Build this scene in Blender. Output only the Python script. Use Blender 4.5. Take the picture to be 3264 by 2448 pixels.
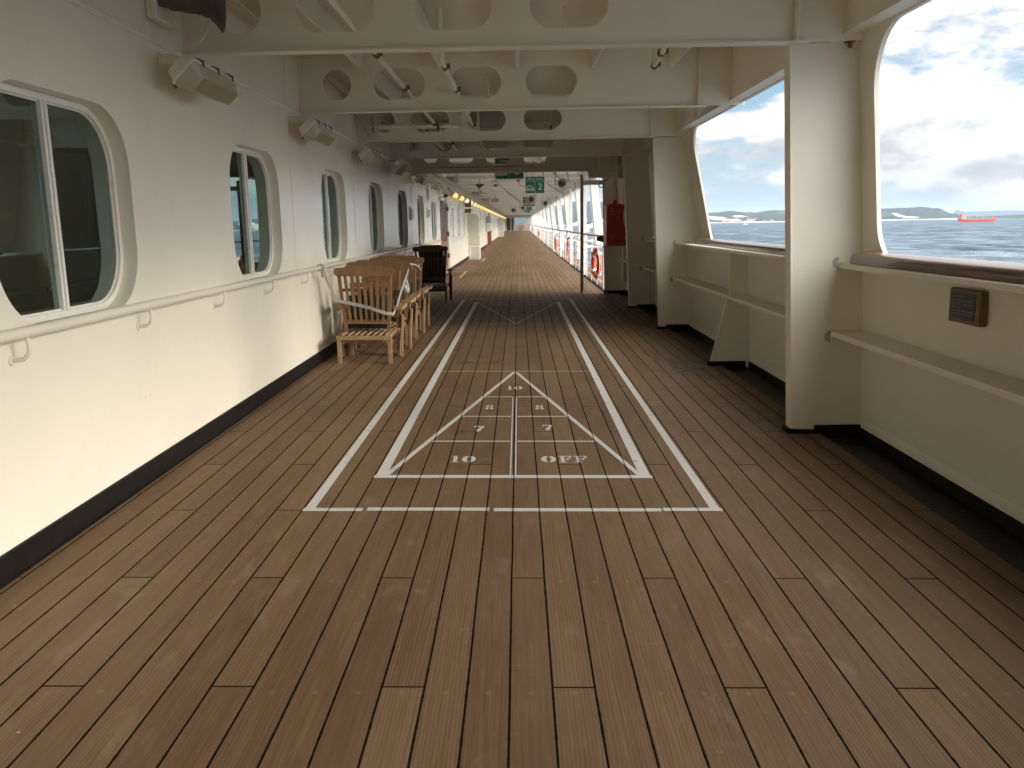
import bpy, bmesh, math, random
from mathutils import Vector, Matrix
R_ = math.radians
random.seed(7)
for o in list(bpy.data.objects): bpy.data.objects.remove(o)
SC = bpy.context.scene
COL = SC.collection

# ------------------------------------------------------------------ camera
F, CX, CY, HC = 2680.0, 1632.0, 1224.0, 1.55
def cam_axes(vp=(1652.0, 714.0), roll=R_(0.85)):
    d = Vector(((vp[0]-CX)/F, -(vp[1]-CY)/F, -1.0)).normalized()
    up = Vector((0, 1, 0)); up = (up - d*up.dot(d)).normalized()
    rt = d.cross(up)
    u2 = math.cos(roll)*up - math.sin(roll)*rt
    r2 = d.cross(u2)
    # world -> camera has columns r2, d, u2 ; camera -> world is its transpose
    return Matrix(((r2.x, r2.y, r2.z), (d.x, d.y, d.z), (u2.x, u2.y, u2.z)))
cam_data = bpy.data.cameras.new('camera')
cam = bpy.data.objects.new('camera', cam_data); COL.objects.link(cam)
CR = cam_axes()
cam.matrix_world = Matrix.Translation((0, 0, HC)) @ CR.to_4x4()
cam_data.sensor_width = 36; cam_data.lens = F/3264*36
cam_data.clip_start = 0.05; cam_data.clip_end = 120000
SC.camera = cam
def ray(u, v): return CR @ Vector(((u-CX)/F, -(v-CY)/F, -1.0))

# ------------------------------------------------------------------ light
SUN_DIR = Vector((0.90, -0.24, 0.36)).normalized()
SC.view_settings.view_transform = 'Standard'
SC.view_settings.look = 'None'
SC.view_settings.exposure = 0.95
SC.view_settings.gamma = 1
w = bpy.data.worlds.new('World'); SC.world = w; w.use_nodes = True
nt = w.node_tree; nt.nodes.clear()
def N(t, typ, **kw):
    n = t.nodes.new(typ)
    for k, v in kw.items():
        if k in n.bl_rna.properties: setattr(n, k, v)
    return n
def link(t, a, b): t.links.new(a, b)
def M_(t, op, a, b=None, c=None, clamp=False):
    n = t.nodes.new('ShaderNodeMath'); n.operation = op; n.use_clamp = clamp
    for i, x in enumerate((a, b, c)):
        if x is None: continue
        if isinstance(x, (int, float)): n.inputs[i].default_value = x
        else: t.links.new(x, n.inputs[i])
    return n.outputs[0]
def VM(t, op, a, b=None, s=None):
    n = t.nodes.new('ShaderNodeVectorMath'); n.operation = op
    for i, x in enumerate((a, b)):
        if x is None: continue
        if isinstance(x, (tuple, list, Vector)): n.inputs[i].default_value = tuple(x)
        else: t.links.new(x, n.inputs[i])
    if s is not None: n.inputs['Scale'].default_value = s
    return n.outputs['Value'] if op in ('DOT_PRODUCT', 'LENGTH', 'DISTANCE') else n.outputs[0]
def mix(t, f, a, b, blend='MIX'):
    n = t.nodes.new('ShaderNodeMix'); n.data_type = 'RGBA'; n.blend_type = blend; n.clamp_factor = True
    for s, x in ((n.inputs[0], f), (n.inputs[6], a), (n.inputs[7], b)):
        if isinstance(x, (int, float)): s.default_value = x
        elif isinstance(x, (tuple, list)): s.default_value = tuple(x)+((1,) if len(x) == 3 else ())
        else: t.links.new(x, s)
    return n.outputs[2]
def ramp(t, f, stops):
    n = t.nodes.new('ShaderNodeValToRGB'); t.links.new(f, n.inputs[0])
    e = n.color_ramp.elements
    while len(e) < len(stops): e.new(0.5)
    for q, (p, c) in zip(e, stops):
        q.position = p; q.color = tuple(c)+((1,) if len(c) == 3 else ()) if isinstance(c, (tuple, list)) else (c, c, c, 1)
    return n.outputs[0]
def noise(t, vec, scale, detail=4, rough=0.55, dist=0.0, dim='3D'):
    n = t.nodes.new('ShaderNodeTexNoise'); n.noise_dimensions = dim
    n.inputs['Scale'].default_value = scale; n.inputs['Detail'].default_value = detail
    n.inputs['Roughness'].default_value = rough; n.inputs['Distortion'].default_value = dist
    if vec is not None: t.links.new(vec, n.inputs['Vector'])
    return n.outputs['Fac']

def build_world():
    t = nt
    tc = N(t, 'ShaderNodeTexCoord').outputs['Generated']
    d = VM(t, 'NORMALIZE', tc)
    sky = N(t, 'ShaderNodeTexSky'); sky.sky_type = 'NISHITA'; sky.sun_disc = False
    sky.sun_elevation = math.asin(SUN_DIR.z); sky.sun_rotation = math.atan2(SUN_DIR.x, SUN_DIR.y)
    sky.air_density = 1.0; sky.dust_density = 0.4
    skyc = VM(t, 'SCALE', sky.outputs[0], s=0.085)
    sep = N(t, 'ShaderNodeSeparateXYZ'); link(t, d, sep.inputs[0])
    z = M_(t, 'MAXIMUM', sep.outputs[2], 0.0)
    # broken cumulus: lumpy masses flattened towards the horizon, greyer underneath
    q1 = VM(t, 'MULTIPLY', d, (1.0, 1.0, 2.5))
    up = VM(t, 'ADD', q1, (0.0, 0.0, 0.075))
    def lump(v): return M_(t, 'ADD', M_(t, 'MULTIPLY', noise(t, v, 3.1, 9, 0.56, 0.0), 0.62), M_(t, 'MULTIPLY', noise(t, v, 9.5, 7, 0.60, 0.0), 0.38))
    n1 = lump(q1); n1u = lump(up)
    cover = ramp(t, M_(t, 'ADD', n1, M_(t, 'MULTIPLY', z, 0.32)), [(0.470, 0.0), (0.525, 1.0)])
    lit = M_(t, 'ADD', 0.60, M_(t, 'MULTIPLY', M_(t, 'SUBTRACT', n1, n1u), 4.5), clamp=True)
    lit = M_(t, 'ADD', lit, M_(t, 'MULTIPLY', z, 0.30), clamp=True)
    shade = ramp(t, lit, [(0.15, (0.27, 0.285, 0.325)), (0.45, (0.37, 0.38, 0.41)), (0.72, (0.55, 0.55, 0.55)), (1.0, (0.70, 0.695, 0.68))])
    blue = mix(t, M_(t, 'POWER', M_(t, 'SUBTRACT', 1.0, z, clamp=True), 7.0), (0.13, 0.27, 0.47), (0.25, 0.375, 0.50))
    skyc = mix(t, 0.65, skyc, blue)
    c = mix(t, M_(t, 'MULTIPLY', cover, 0.93), skyc, shade)
    hz = M_(t, 'POWER', M_(t, 'SUBTRACT', 1.0, z, clamp=True), 30.0)
    c = mix(t, M_(t, 'MULTIPLY', hz, 0.40), c, (0.32, 0.40, 0.50))
    # thin cloud lit by the veiled sun is brighter round the sun
    dp = M_(t, 'MAXIMUM', VM(t, 'DOT_PRODUCT', d, SUN_DIR), 0.0)
    g = M_(t, 'ADD', M_(t, 'MULTIPLY', M_(t, 'POWER', dp, 6.0), 5.5), M_(t, 'MULTIPLY', M_(t, 'MULTIPLY', M_(t, 'POWER', dp, 2.0), 3.0), M_(t, 'ADD', 0.12, M_(t, 'MULTIPLY', z, 2.2))))
    g = M_(t, 'ADD', g, M_(t, 'MULTIPLY', z, 1.3))
    g = M_(t, 'ADD', M_(t, 'MULTIPLY', g, M_(t, 'ADD', M_(t, 'MULTIPLY', cover, 0.8), 0.2)), 1.0)
    gc = N(t, 'ShaderNodeCombineXYZ')
    link(t, M_(t, 'MULTIPLY', g, 1.02), gc.inputs[0]); link(t, g, gc.inputs[1]); link(t, M_(t, 'MULTIPLY', g, 0.95), gc.inputs[2])
    c = VM(t, 'MULTIPLY', c, gc.outputs[0])
    bg = N(t, 'ShaderNodeBackground'); link(t, c, bg.inputs[0]); bg.inputs[1].default_value = 0.9
    out = N(t, 'ShaderNodeOutputWorld'); link(t, bg.outputs[0], out.inputs[0])
build_world()
sd = bpy.data.lights.new('sun', 'SUN'); sd.energy = 1.3; sd.angle = R_(16); sd.color = (1.0, 0.92, 0.80)
so = bpy.data.objects.new('sun', sd); COL.objects.link(so)
so.rotation_euler = SUN_DIR.to_track_quat('Z', 'Y').to_euler()

# ------------------------------------------------------------------ helpers
def sheer(y): return 0.0 if y < 50 else 0.41*((y-50)/95.0)**1.2
def fz(x, y): return -0.0148*x + sheer(y)

class MB:
    def __init__(s): s.bm = bmesh.new()
    def quad(s, *pts):
        vs = [s.bm.verts.new(p) for p in pts]
        try: return s.bm.faces.new(vs)
        except ValueError: return None
    def box(s, x0, x1, y0, y1, z0, z1, bev=0.0, mat=None, seg=1):
        b = bmesh.new()
        vs = [b.verts.new((x, y, z)) for x in (x0, x1) for y in (y0, y1) for z in (z0, z1)]
        for f in ((0,1,3,2),(4,6,7,5),(0,4,5,1),(2,3,7,6),(0,2,6,4),(1,5,7,3)): b.faces.new([vs[i] for i in f])
        if bev > 0:
            bev = min(bev, 0.45*min(abs(x1-x0), abs(y1-y0), abs(z1-z0)))
            bmesh.ops.bevel(b, geom=b.edges[:], offset=bev, segments=seg, affect='EDGES', profile=0.6)
        if mat is not None: bmesh.ops.transform(b, matrix=mat, verts=b.verts)
        s.join(b); return s
    def bar(s, a, b, wx, wz, bev=0.0, up=(0, 0, 1)):
        """rectangular bar from a to b, wx across, wz along up"""
        a, b = Vector(a), Vector(b); d = b-a; L = d.length; d.normalize()
        u = Vector(up); x = d.cross(u)
        if x.length < 1e-4: x = d.cross(Vector((1, 0, 0)))
        x.normalize(); u = x.cross(d)
        m = Matrix(((x.x, d.x, u.x, a.x), (x.y, d.y, u.y, a.y), (x.z, d.z, u.z, a.z), (0, 0, 0, 1)))
        return s.box(-wx/2, wx/2, 0, L, -wz/2, wz/2, bev, m)
    def join(s, b):
        me = bpy.data.meshes.new('t'); b.normal_update(); b.to_mesh(me); b.free(); s.bm.from_mesh(me); bpy.data.meshes.remove(me)
    def tube(s, pts, r, n=10, cap=True, smooth=0):
        pts = [Vector(p) for p in pts]
        rr = r if isinstance(r, (list, tuple)) else [r]*len(pts)
        rings = []; prev = None
        for i, p in enumerate(pts):
            t = (pts[min(i+1, len(pts)-1)]-pts[max(i-1, 0)]).normalized()
            ref = Vector((0, 0, 1)) if abs(t.z) < 0.95 else Vector((1, 0, 0))
            x = t.cross(ref).normalized() if prev is None else (prev - t*prev.dot(t)).normalized()
            prev = x; y = t.cross(x)
            rings.append([s.bm.verts.new(p + rr[i]*(math.cos(2*math.pi*k/n)*x + math.sin(2*math.pi*k/n)*y)) for k in range(n)])
        for a, b in zip(rings, rings[1:]):
            for k in range(n):
                f = s.bm.faces.new((a[k], a[(k+1) % n], b[(k+1) % n], b[k])); f.smooth = True
        if cap:
            s.bm.faces.new(rings[0][::-1]); s.bm.faces.new(rings[-1])
        return s
    def prism(s, pts, off, smooth=False):
        """closed outline pts (3-D) extruded by vector off"""
        off = Vector(off); a = [s.bm.verts.new(p) for p in pts]; b = [s.bm.verts.new(Vector(p)+off) for p in pts]
        s.bm.faces.new(a[::-1]); s.bm.faces.new(b); n = len(pts)
        for i in range(n):
            f = s.bm.faces.new((a[i], a[(i+1) % n], b[(i+1) % n], b[i])); f.smooth = smooth
        return s
    def lathe(s, prof, origin, axis, n=24, smooth=True):
        """prof: (distance along axis, radius)"""
        o = Vector(origin); t = Vector(axis).normalized()
        ref = Vector((0, 0, 1)) if abs(t.z) < 0.95 else Vector((1, 0, 0))
        x = t.cross(ref).normalized(); y = t.cross(x); rings = []
        for h, r in prof:
            rings.append([s.bm.verts.new(o + t*h + max(r, 1e-4)*(math.cos(2*math.pi*k/n)*x + math.sin(2*math.pi*k/n)*y)) for k in range(n)])
        for a, b in zip(rings, rings[1:]):
            for k in range(n):
                f = s.bm.faces.new((a[k], a[(k+1) % n], b[(k+1) % n], b[k])); f.smooth = smooth
        return s
    def torus(s, c, axis, R, r, n=36, m=12, sx=1.0):
        c = Vector(c); t = Vector(axis).normalized()
        ref = Vector((0, 0, 1)) if abs(t.z) < 0.95 else Vector((1, 0, 0))
        x = t.cross(ref).normalized(); y = t.cross(x); rings = []
        for i in range(n):
            a = 2*math.pi*i/n; rd = math.cos(a)*x + math.sin(a)*y
            rings.append([s.bm.verts.new(c + rd*(R + r*math.cos(2*math.pi*j/m)) + t*r*sx*math.sin(2*math.pi*j/m)) for j in range(m)])
        for i in range(n):
            a, b = rings[i], rings[(i+1) % n]
            for j in range(m):
                f = s.bm.faces.new((a[j], a[(j+1) % m], b[(j+1) % m], b[j])); f.smooth = True
        return s
    def holed(s, rect, outline, fn, thick, back=True):
        """plate cell with one opening. rect=(u0,u1,v0,v1); outline = 2-D points ccw; fn(u,v,t)->3-D; t in 0..thick"""
        u0, u1, v0, v1 = rect
        cu = sum(p[0] for p in outline)/len(outline); cv = sum(p[1] for p in outline)/len(outline)
        corners = [(u0, v0), (u1, v0), (u1, v1), (u0, v1)]
        pts = [(math.atan2(p[1]-cv, p[0]-cu), p) for p in outline]
        # add outline points on the rays to the corners so that the cell keeps square corners
        ol = [(a, p, None) for a, p in pts]
        def hit(a):
            c_, s_ = math.cos(a), math.sin(a); best = 1e9
            for k, lim in ((c_, (u0-cu, u1-cu)), (s_, (v0-cv, v1-cv))):
                if abs(k) > 1e-9:
                    for l in lim:
                        q = l/k
                        if q > 0: best = min(best, q)
            return (cu+c_*best, cv+s_*best)
        srt = sorted(pts, key=lambda e: e[0])
        for cnr in corners:
            a = math.atan2(cnr[1]-cv, cnr[0]-cu)
            for i in range(len(srt)):
                a0, p0 = srt[i]; a1, p1 = srt[(i+1) % len(srt)]
                if i == len(srt)-1: a1 += 2*math.pi
                aa = a if a >= a0 else a+2*math.pi
                if a0 <= aa <= a1:
                    # intersect ray with segment
                    dx, dy = math.cos(a), math.sin(a); ex, ey = p1[0]-p0[0], p1[1]-p0[1]
                    den = dx*ey-dy*ex
                    if abs(den) < 1e-12: break
                    q = ((p0[0]-cu)*ey-(p0[1]-cv)*ex)/den
                    ol.append((a, (cu+dx*q, cv+dy*q), cnr)); break
        ol.sort(key=lambda e: e[0])
        inn = [e[1] for e in ol]; out = [e[2] or hit(e[0]) for e in ol]; n = len(inn)
        lay = []
        for t in ([0, thick] if back else [0]):
            lay.append(([s.bm.verts.new(fn(p[0], p[1], t)) for p in inn], [s.bm.verts.new(fn(p[0], p[1], t)) for p in out]))
        for k, (I, O) in enumerate(lay):
            for i in range(n):
                j = (i+1) % n; q = (I[i], O[i], O[j], I[j])
                s.bm.faces.new(q if k == 0 else q[::-1])
        if back:
            for i in range(n):
                j = (i+1) % n
                f = s.bm.faces.new((lay[0][0][i], lay[0][0][j], lay[1][0][j], lay[1][0][i])); f.smooth = True
        return s
    def build(s, name, mat, parent=None, weld=True, sm=None):
        if weld: bmesh.ops.remove_doubles(s.bm, verts=s.bm.verts, dist=1e-5)
        bmesh.ops.recalc_face_normals(s.bm, faces=s.bm.faces)
        me = bpy.data.meshes.new(name); s.bm.to_mesh(me); s.bm.free(); me.set_sharp_from_angle(angle=R_(38))
        if sm is not None:
            for p in me.polygons: p.use_smooth = sm
        for m in (mat if isinstance(mat, (list, tuple)) else [mat]): me.materials.append(m)
        o = bpy.data.objects.new(name, me); COL.objects.link(o)
        if parent: o.parent = parent
        return o
def empty(name, loc=(0, 0, 0), rz=0):
    o = bpy.data.objects.new(name, None); COL.objects.link(o); o.empty_display_size = 0.1
    o.location = loc; o.rotation_euler = (0, 0, rz); return o
def tag(o, label=None, cat=None, group=None, kind=None):
    if label: o['label'] = label
    if cat: o['category'] = cat
    if group: o['group'] = group
    if kind: o['kind'] = kind
    return o
def copy_tree(o, parent=None, kids=None):
    c = o.copy(); COL.objects.link(c)
    if parent: c.parent = parent
    for ch in [x for x in list(bpy.data.objects) if x.parent is o]: copy_tree(ch, c)
    return c
def rrect(u0, u1, v0, v1, r, n=8, rs=None):
    """rounded rectangle, ccw; rs = radii for (u1v0? order) corners: bl, br, tr, tl"""
    rs = rs or (r, r, r, r); P = []
    for (cx, cy, a0, q) in ((u0+rs[0], v0+rs[0], 180, rs[0]), (u1-rs[1], v0+rs[1], 270, rs[1]), (u1-rs[2], v1-rs[2], 0, rs[2]), (u0+rs[3], v1-rs[3], 90, rs[3])):
        for i in range(n+1):
            a = R_(a0+90*i/n); P.append((cx+q*math.cos(a), cy+q*math.sin(a)))
    return P

# ------------------------------------------------------------------ materials
MATS = {}
def mat(name, base, rough=0.5, metal=0.0, spec=0.5, var=0.0, vscale=3.0, bump=0.0, bscale=20.0, coat=0.0, dirt=0.0, dcol=(0.25, 0.14, 0.06), dscale=6.0, streak=(1, 1, 1), emit=None, es=0.0, rvar=0.0):
    m = bpy.data.materials.new(name); m.use_nodes = True; t = m.node_tree; b = t.nodes['Principled BSDF']
    b.inputs['Base Color'].default_value = (*base, 1); b.inputs['Roughness'].default_value = rough
    b.inputs['Metallic'].default_value = metal; b.inputs['Specular IOR Level'].default_value = spec
    b.inputs['Coat Weight'].default_value = coat
    tc = N(t, 'ShaderNodeTexCoord').outputs['Object']
    mp = N(t, 'ShaderNodeMapping'); link(t, tc, mp.inputs[0]); mp.inputs['Scale'].default_value = streak
    v = mp.outputs[0]; c = None
    if var > 0:
        n = noise(t, v, vscale, 5, 0.6)
        c = mix(t, ramp(t, n, [(0.3, 0.0), (0.7, 1.0)]), [x*(1-var) for x in base], [min(1, x*(1+var)) for x in base])
    if dirt > 0:
        n = noise(t, v, dscale, 8, 0.7)
        f = M_(t, 'MULTIPLY', ramp(t, n, [(0.60, 0.0), (0.72, 1.0)]), dirt)
        c = mix(t, f, c if c is not None else base, dcol)
    if c is not None: link(t, c, b.inputs['Base Color'])
    if rvar > 0:
        n = noise(t, v, vscale*1.7, 4, 0.6)
        link(t, M_(t, 'ADD', rough-rvar, M_(t, 'MULTIPLY', n, 2*rvar)), b.inputs['Roughness'])
    if bump > 0:
        n = noise(t, v, bscale, 4, 0.6)
        bp = N(t, 'ShaderNodeBump'); bp.inputs['Strength'].default_value = 1.0; bp.inputs['Distance'].default_value = bump
        link(t, n, bp.inputs['Height']); link(t, bp.outputs[0], b.inputs['Normal'])
    if emit: b.inputs['Emission Color'].default_value = (*emit, 1); b.inputs['Emission Strength'].default_value = es
    MATS[name] = m; return m

def paint_mat(name, base, rough=0.33):
    """sprayed steel plate: long shallow dents between frames, orange peel, faint dirt and rust specks"""
    m = bpy.data.materials.new(name); m.use_nodes = True; t = m.node_tree; b = t.nodes['Principled BSDF']
    tc = N(t, 'ShaderNodeTexCoord').outputs['Object']
    n0 = noise(t, tc, 0.9, 4, 0.55); n1 = noise(t, tc, 9.0, 6, 0.65); n2 = noise(t, tc, 120.0, 2, 0.5)
    c = mix(t, ramp(t, n0, [(0.35, 0.0), (0.65, 1.0)]), [x*0.955 for x in base], [min(1, x*1.02) for x in base])
    c = mix(t, M_(t, 'MULTIPLY', ramp(t, n1, [(0.50, 0.0), (0.85, 1.0)]), 0.035), c, (0.50, 0.45, 0.36))
    n3 = noise(t, VM(t, 'MULTIPLY', tc, (1.0, 7.0, 0.45)), 1.3, 5, 0.6)
    c = mix(t, M_(t, 'MULTIPLY', ramp(t, n3, [(0.50, 0.0), (0.85, 1.0)]), 0.03), c, (0.47, 0.42, 0.33))
    rs = noise(t, tc, 34.0, 3, 0.6)
    c = mix(t, M_(t, 'MULTIPLY', ramp(t, rs, [(0.725, 0.0), (0.76, 1.0)]), 0.55), c, (0.36, 0.20, 0.08))
    link(t, c, b.inputs['Base Color'])
    link(t, M_(t, 'ADD', rough-0.03, M_(t, 'MULTIPLY', n0, 0.06)), b.inputs['Roughness'])
    h = M_(t, 'ADD', M_(t, 'MULTIPLY', noise(t, tc, 1.25, 0, 0.5), 0.010), M_(t, 'ADD', M_(t, 'MULTIPLY', n1, 0.00003), M_(t, 'MULTIPLY', n2, 0.000015)))
    bp = N(t, 'ShaderNodeBump'); bp.inputs['Strength'].default_value = 0.55; bp.inputs['Distance'].default_value = 1.0
    link(t, h, bp.inputs['Height']); link(t, bp.outputs[0], b.inputs['Normal'])
    MATS[name] = m; return m
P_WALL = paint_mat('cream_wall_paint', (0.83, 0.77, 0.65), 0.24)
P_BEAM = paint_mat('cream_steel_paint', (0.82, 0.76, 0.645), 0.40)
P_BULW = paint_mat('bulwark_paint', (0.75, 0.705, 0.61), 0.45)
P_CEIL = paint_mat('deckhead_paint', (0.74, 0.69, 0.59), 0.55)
P_WHITE = paint_mat('white_gloss_paint', (0.84, 0.82, 0.78), 0.30)
P_FRAME = mat('window_frame_paint', (0.80, 0.77, 0.69), 0.38, var=0.04, dirt=0.5, dscale=14, bump=0.0008, bscale=40)
BLACK = mat('black_bitumen_paint', (0.010, 0.008, 0.007), 0.55, spec=0.2, var=0.35, vscale=6, bump=0.0012, bscale=60)
WETBLACK = mat('wet_black_gutter', (0.006, 0.006, 0.005), 0.5, spec=0.25, var=0.4, vscale=5, bump=0.003, bscale=12, dirt=0.35, dcol=(0.10, 0.105, 0.10), dscale=3.5)
TEAKRAIL = mat('varnished_rail_wood', (0.135, 0.070, 0.046), 0.30, var=0.35, vscale=9, streak=(6, 0.35, 6), bump=0.0006, bscale=60, coat=0.5)
GREYST = mat('grey_steel', (0.42, 0.40, 0.36), 0.45, var=0.08, dirt=0.4)
DARKMET = mat('dark_metal', (0.10, 0.085, 0.07), 0.5, var=0.25)
HORN = mat('brown_grey_horn', (0.085, 0.068, 0.050), 0.5, var=0.12, bump=0.0004, bscale=80)
RUST = mat('rusty_clamp', (0.20, 0.115, 0.06), 0.8, var=0.5, vscale=40)
PLASTIC = mat('aged_lamp_diffuser', (0.47, 0.43, 0.33), 0.35, var=0.04)
PANELM = mat('yellowed_front_panel', (0.36, 0.30, 0.19), 0.3, var=0.05)
REDBOX = mat('red_locker_paint', (0.50, 0.040, 0.036), 0.42, var=0.1, dirt=0.3, dcol=(0.2, 0.03, 0.02))
ORANGE = mat('lifebuoy_orange', (0.75, 0.075, 0.022), 0.5, var=0.1)
TAPEW = mat('white_tape', (0.80, 0.79, 0.76), 0.5)
BROWN = mat('brown_door_wood', (0.24, 0.085, 0.04), 0.4, var=0.2, vscale=4, streak=(8, 8, 0.6))
GREEN = mat('safety_sign_green', (0.012, 0.16, 0.085), 0.45, var=0.05)
SIGNW = mat('sign_white', (0.72, 0.74, 0.68), 0.5)
CUSH = mat('green_cushion_cloth', (0.008, 0.021, 0.015), 0.9, var=0.15, vscale=12)
STRAPM = mat('grey_webbing', (0.34, 0.325, 0.29), 0.85, var=0.2, vscale=30, bump=0.0006, bscale=200)
CABLE = mat('cable_white', (0.62, 0.58, 0.50), 0.55, var=0.1)
REDCAB = mat('red_brown_cable', (0.22, 0.065, 0.03), 0.6)
YELL = mat('yellow_deck_paint', (0.62, 0.44, 0.10), 0.6, var=0.15, vscale=20)
LITY = mat('lit_yellow_diffuser', (0.8, 0.6, 0.25), 0.5, emit=(1.0, 0.66, 0.20), es=0.55)
LITW = mat('lit_greenish_diffuser', (0.75, 0.8, 0.6), 0.5, emit=(0.72, 0.85, 0.45), es=0.5)
def chair_wood(name, c1, c2, rough=0.55):
    m = bpy.data.materials.new(name); m.use_nodes = True; t = m.node_tree; b = t.nodes['Principled BSDF']
    tc = N(t, 'ShaderNodeTexCoord').outputs['Object']
    n = noise(t, VM(t, 'MULTIPLY', tc, (22, 22, 2.2)), 2.0, 6, 0.65, 0.6)
    n2 = noise(t, tc, 2.3, 3, 0.5)
    c = mix(t, ramp(t, n, [(0.32, 0.0), (0.68, 1.0)]), c1, c2)
    c = mix(t, M_(t, 'MULTIPLY', ramp(t, n2, [(0.4, 0.0), (0.7, 1.0)]), 0.35), c, [x*0.62 for x in c1])
    link(t, c, b.inputs['Base Color']); b.inputs['Roughness'].default_value = rough
    bp = N(t, 'ShaderNodeBump'); bp.inputs['Distance'].default_value = 0.0006; bp.inputs['Strength'].default_value = 1
    link(t, n, bp.inputs['Height']); link(t, bp.outputs[0], b.inputs['Normal'])
    MATS[name] = m; return m
WOOD = chair_wood('teak_chair_wood', (0.200, 0.106, 0.047), (0.325, 0.186, 0.088))
WOODP = chair_wood('pale_teak_edge', (0.31, 0.19, 0.098), (0.45, 0.305, 0.175))
WOODD = chair_wood('dark_brown_wood', (0.060, 0.030, 0.017), (0.110, 0.056, 0.031), 0.45)  # darker brown version of the chair wood for the lone chair

def glass_mat():
    m = bpy.data.materials.new('tinted_window_glass'); m.use_nodes = True; t = m.node_tree; t.nodes.clear()
    fr = N(t, 'ShaderNodeFresnel'); fr.inputs[0].default_value = 1.55
    g = N(t, 'ShaderNodeBsdfGlossy'); g.inputs['Roughness'].default_value = 0.015; g.inputs['Color'].default_value = (0.60, 0.78, 0.74, 1)
    tr = N(t, 'ShaderNodeBsdfTransparent'); tr.inputs[0].default_value = (0.20, 0.26, 0.20, 1)
    mx = N(t, 'ShaderNodeMixShader'); link(t, M_(t, 'MULTIPLY', M_(t, 'POWER', fr.outputs[0], 1.3), 0.45, clamp=True), mx.inputs[0])
    link(t, tr.outputs[0], mx.inputs[1]); link(t, g.outputs[0], mx.inputs[2])
    o = N(t, 'ShaderNodeOutputMaterial'); link(t, mx.outputs[0], o.inputs[0])
    return m
GLASS = glass_mat()
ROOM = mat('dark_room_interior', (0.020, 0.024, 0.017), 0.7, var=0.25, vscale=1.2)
BLINDM = mat('grey_green_inner_trim', (0.050, 0.070, 0.052), 0.55, var=0.1)

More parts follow.
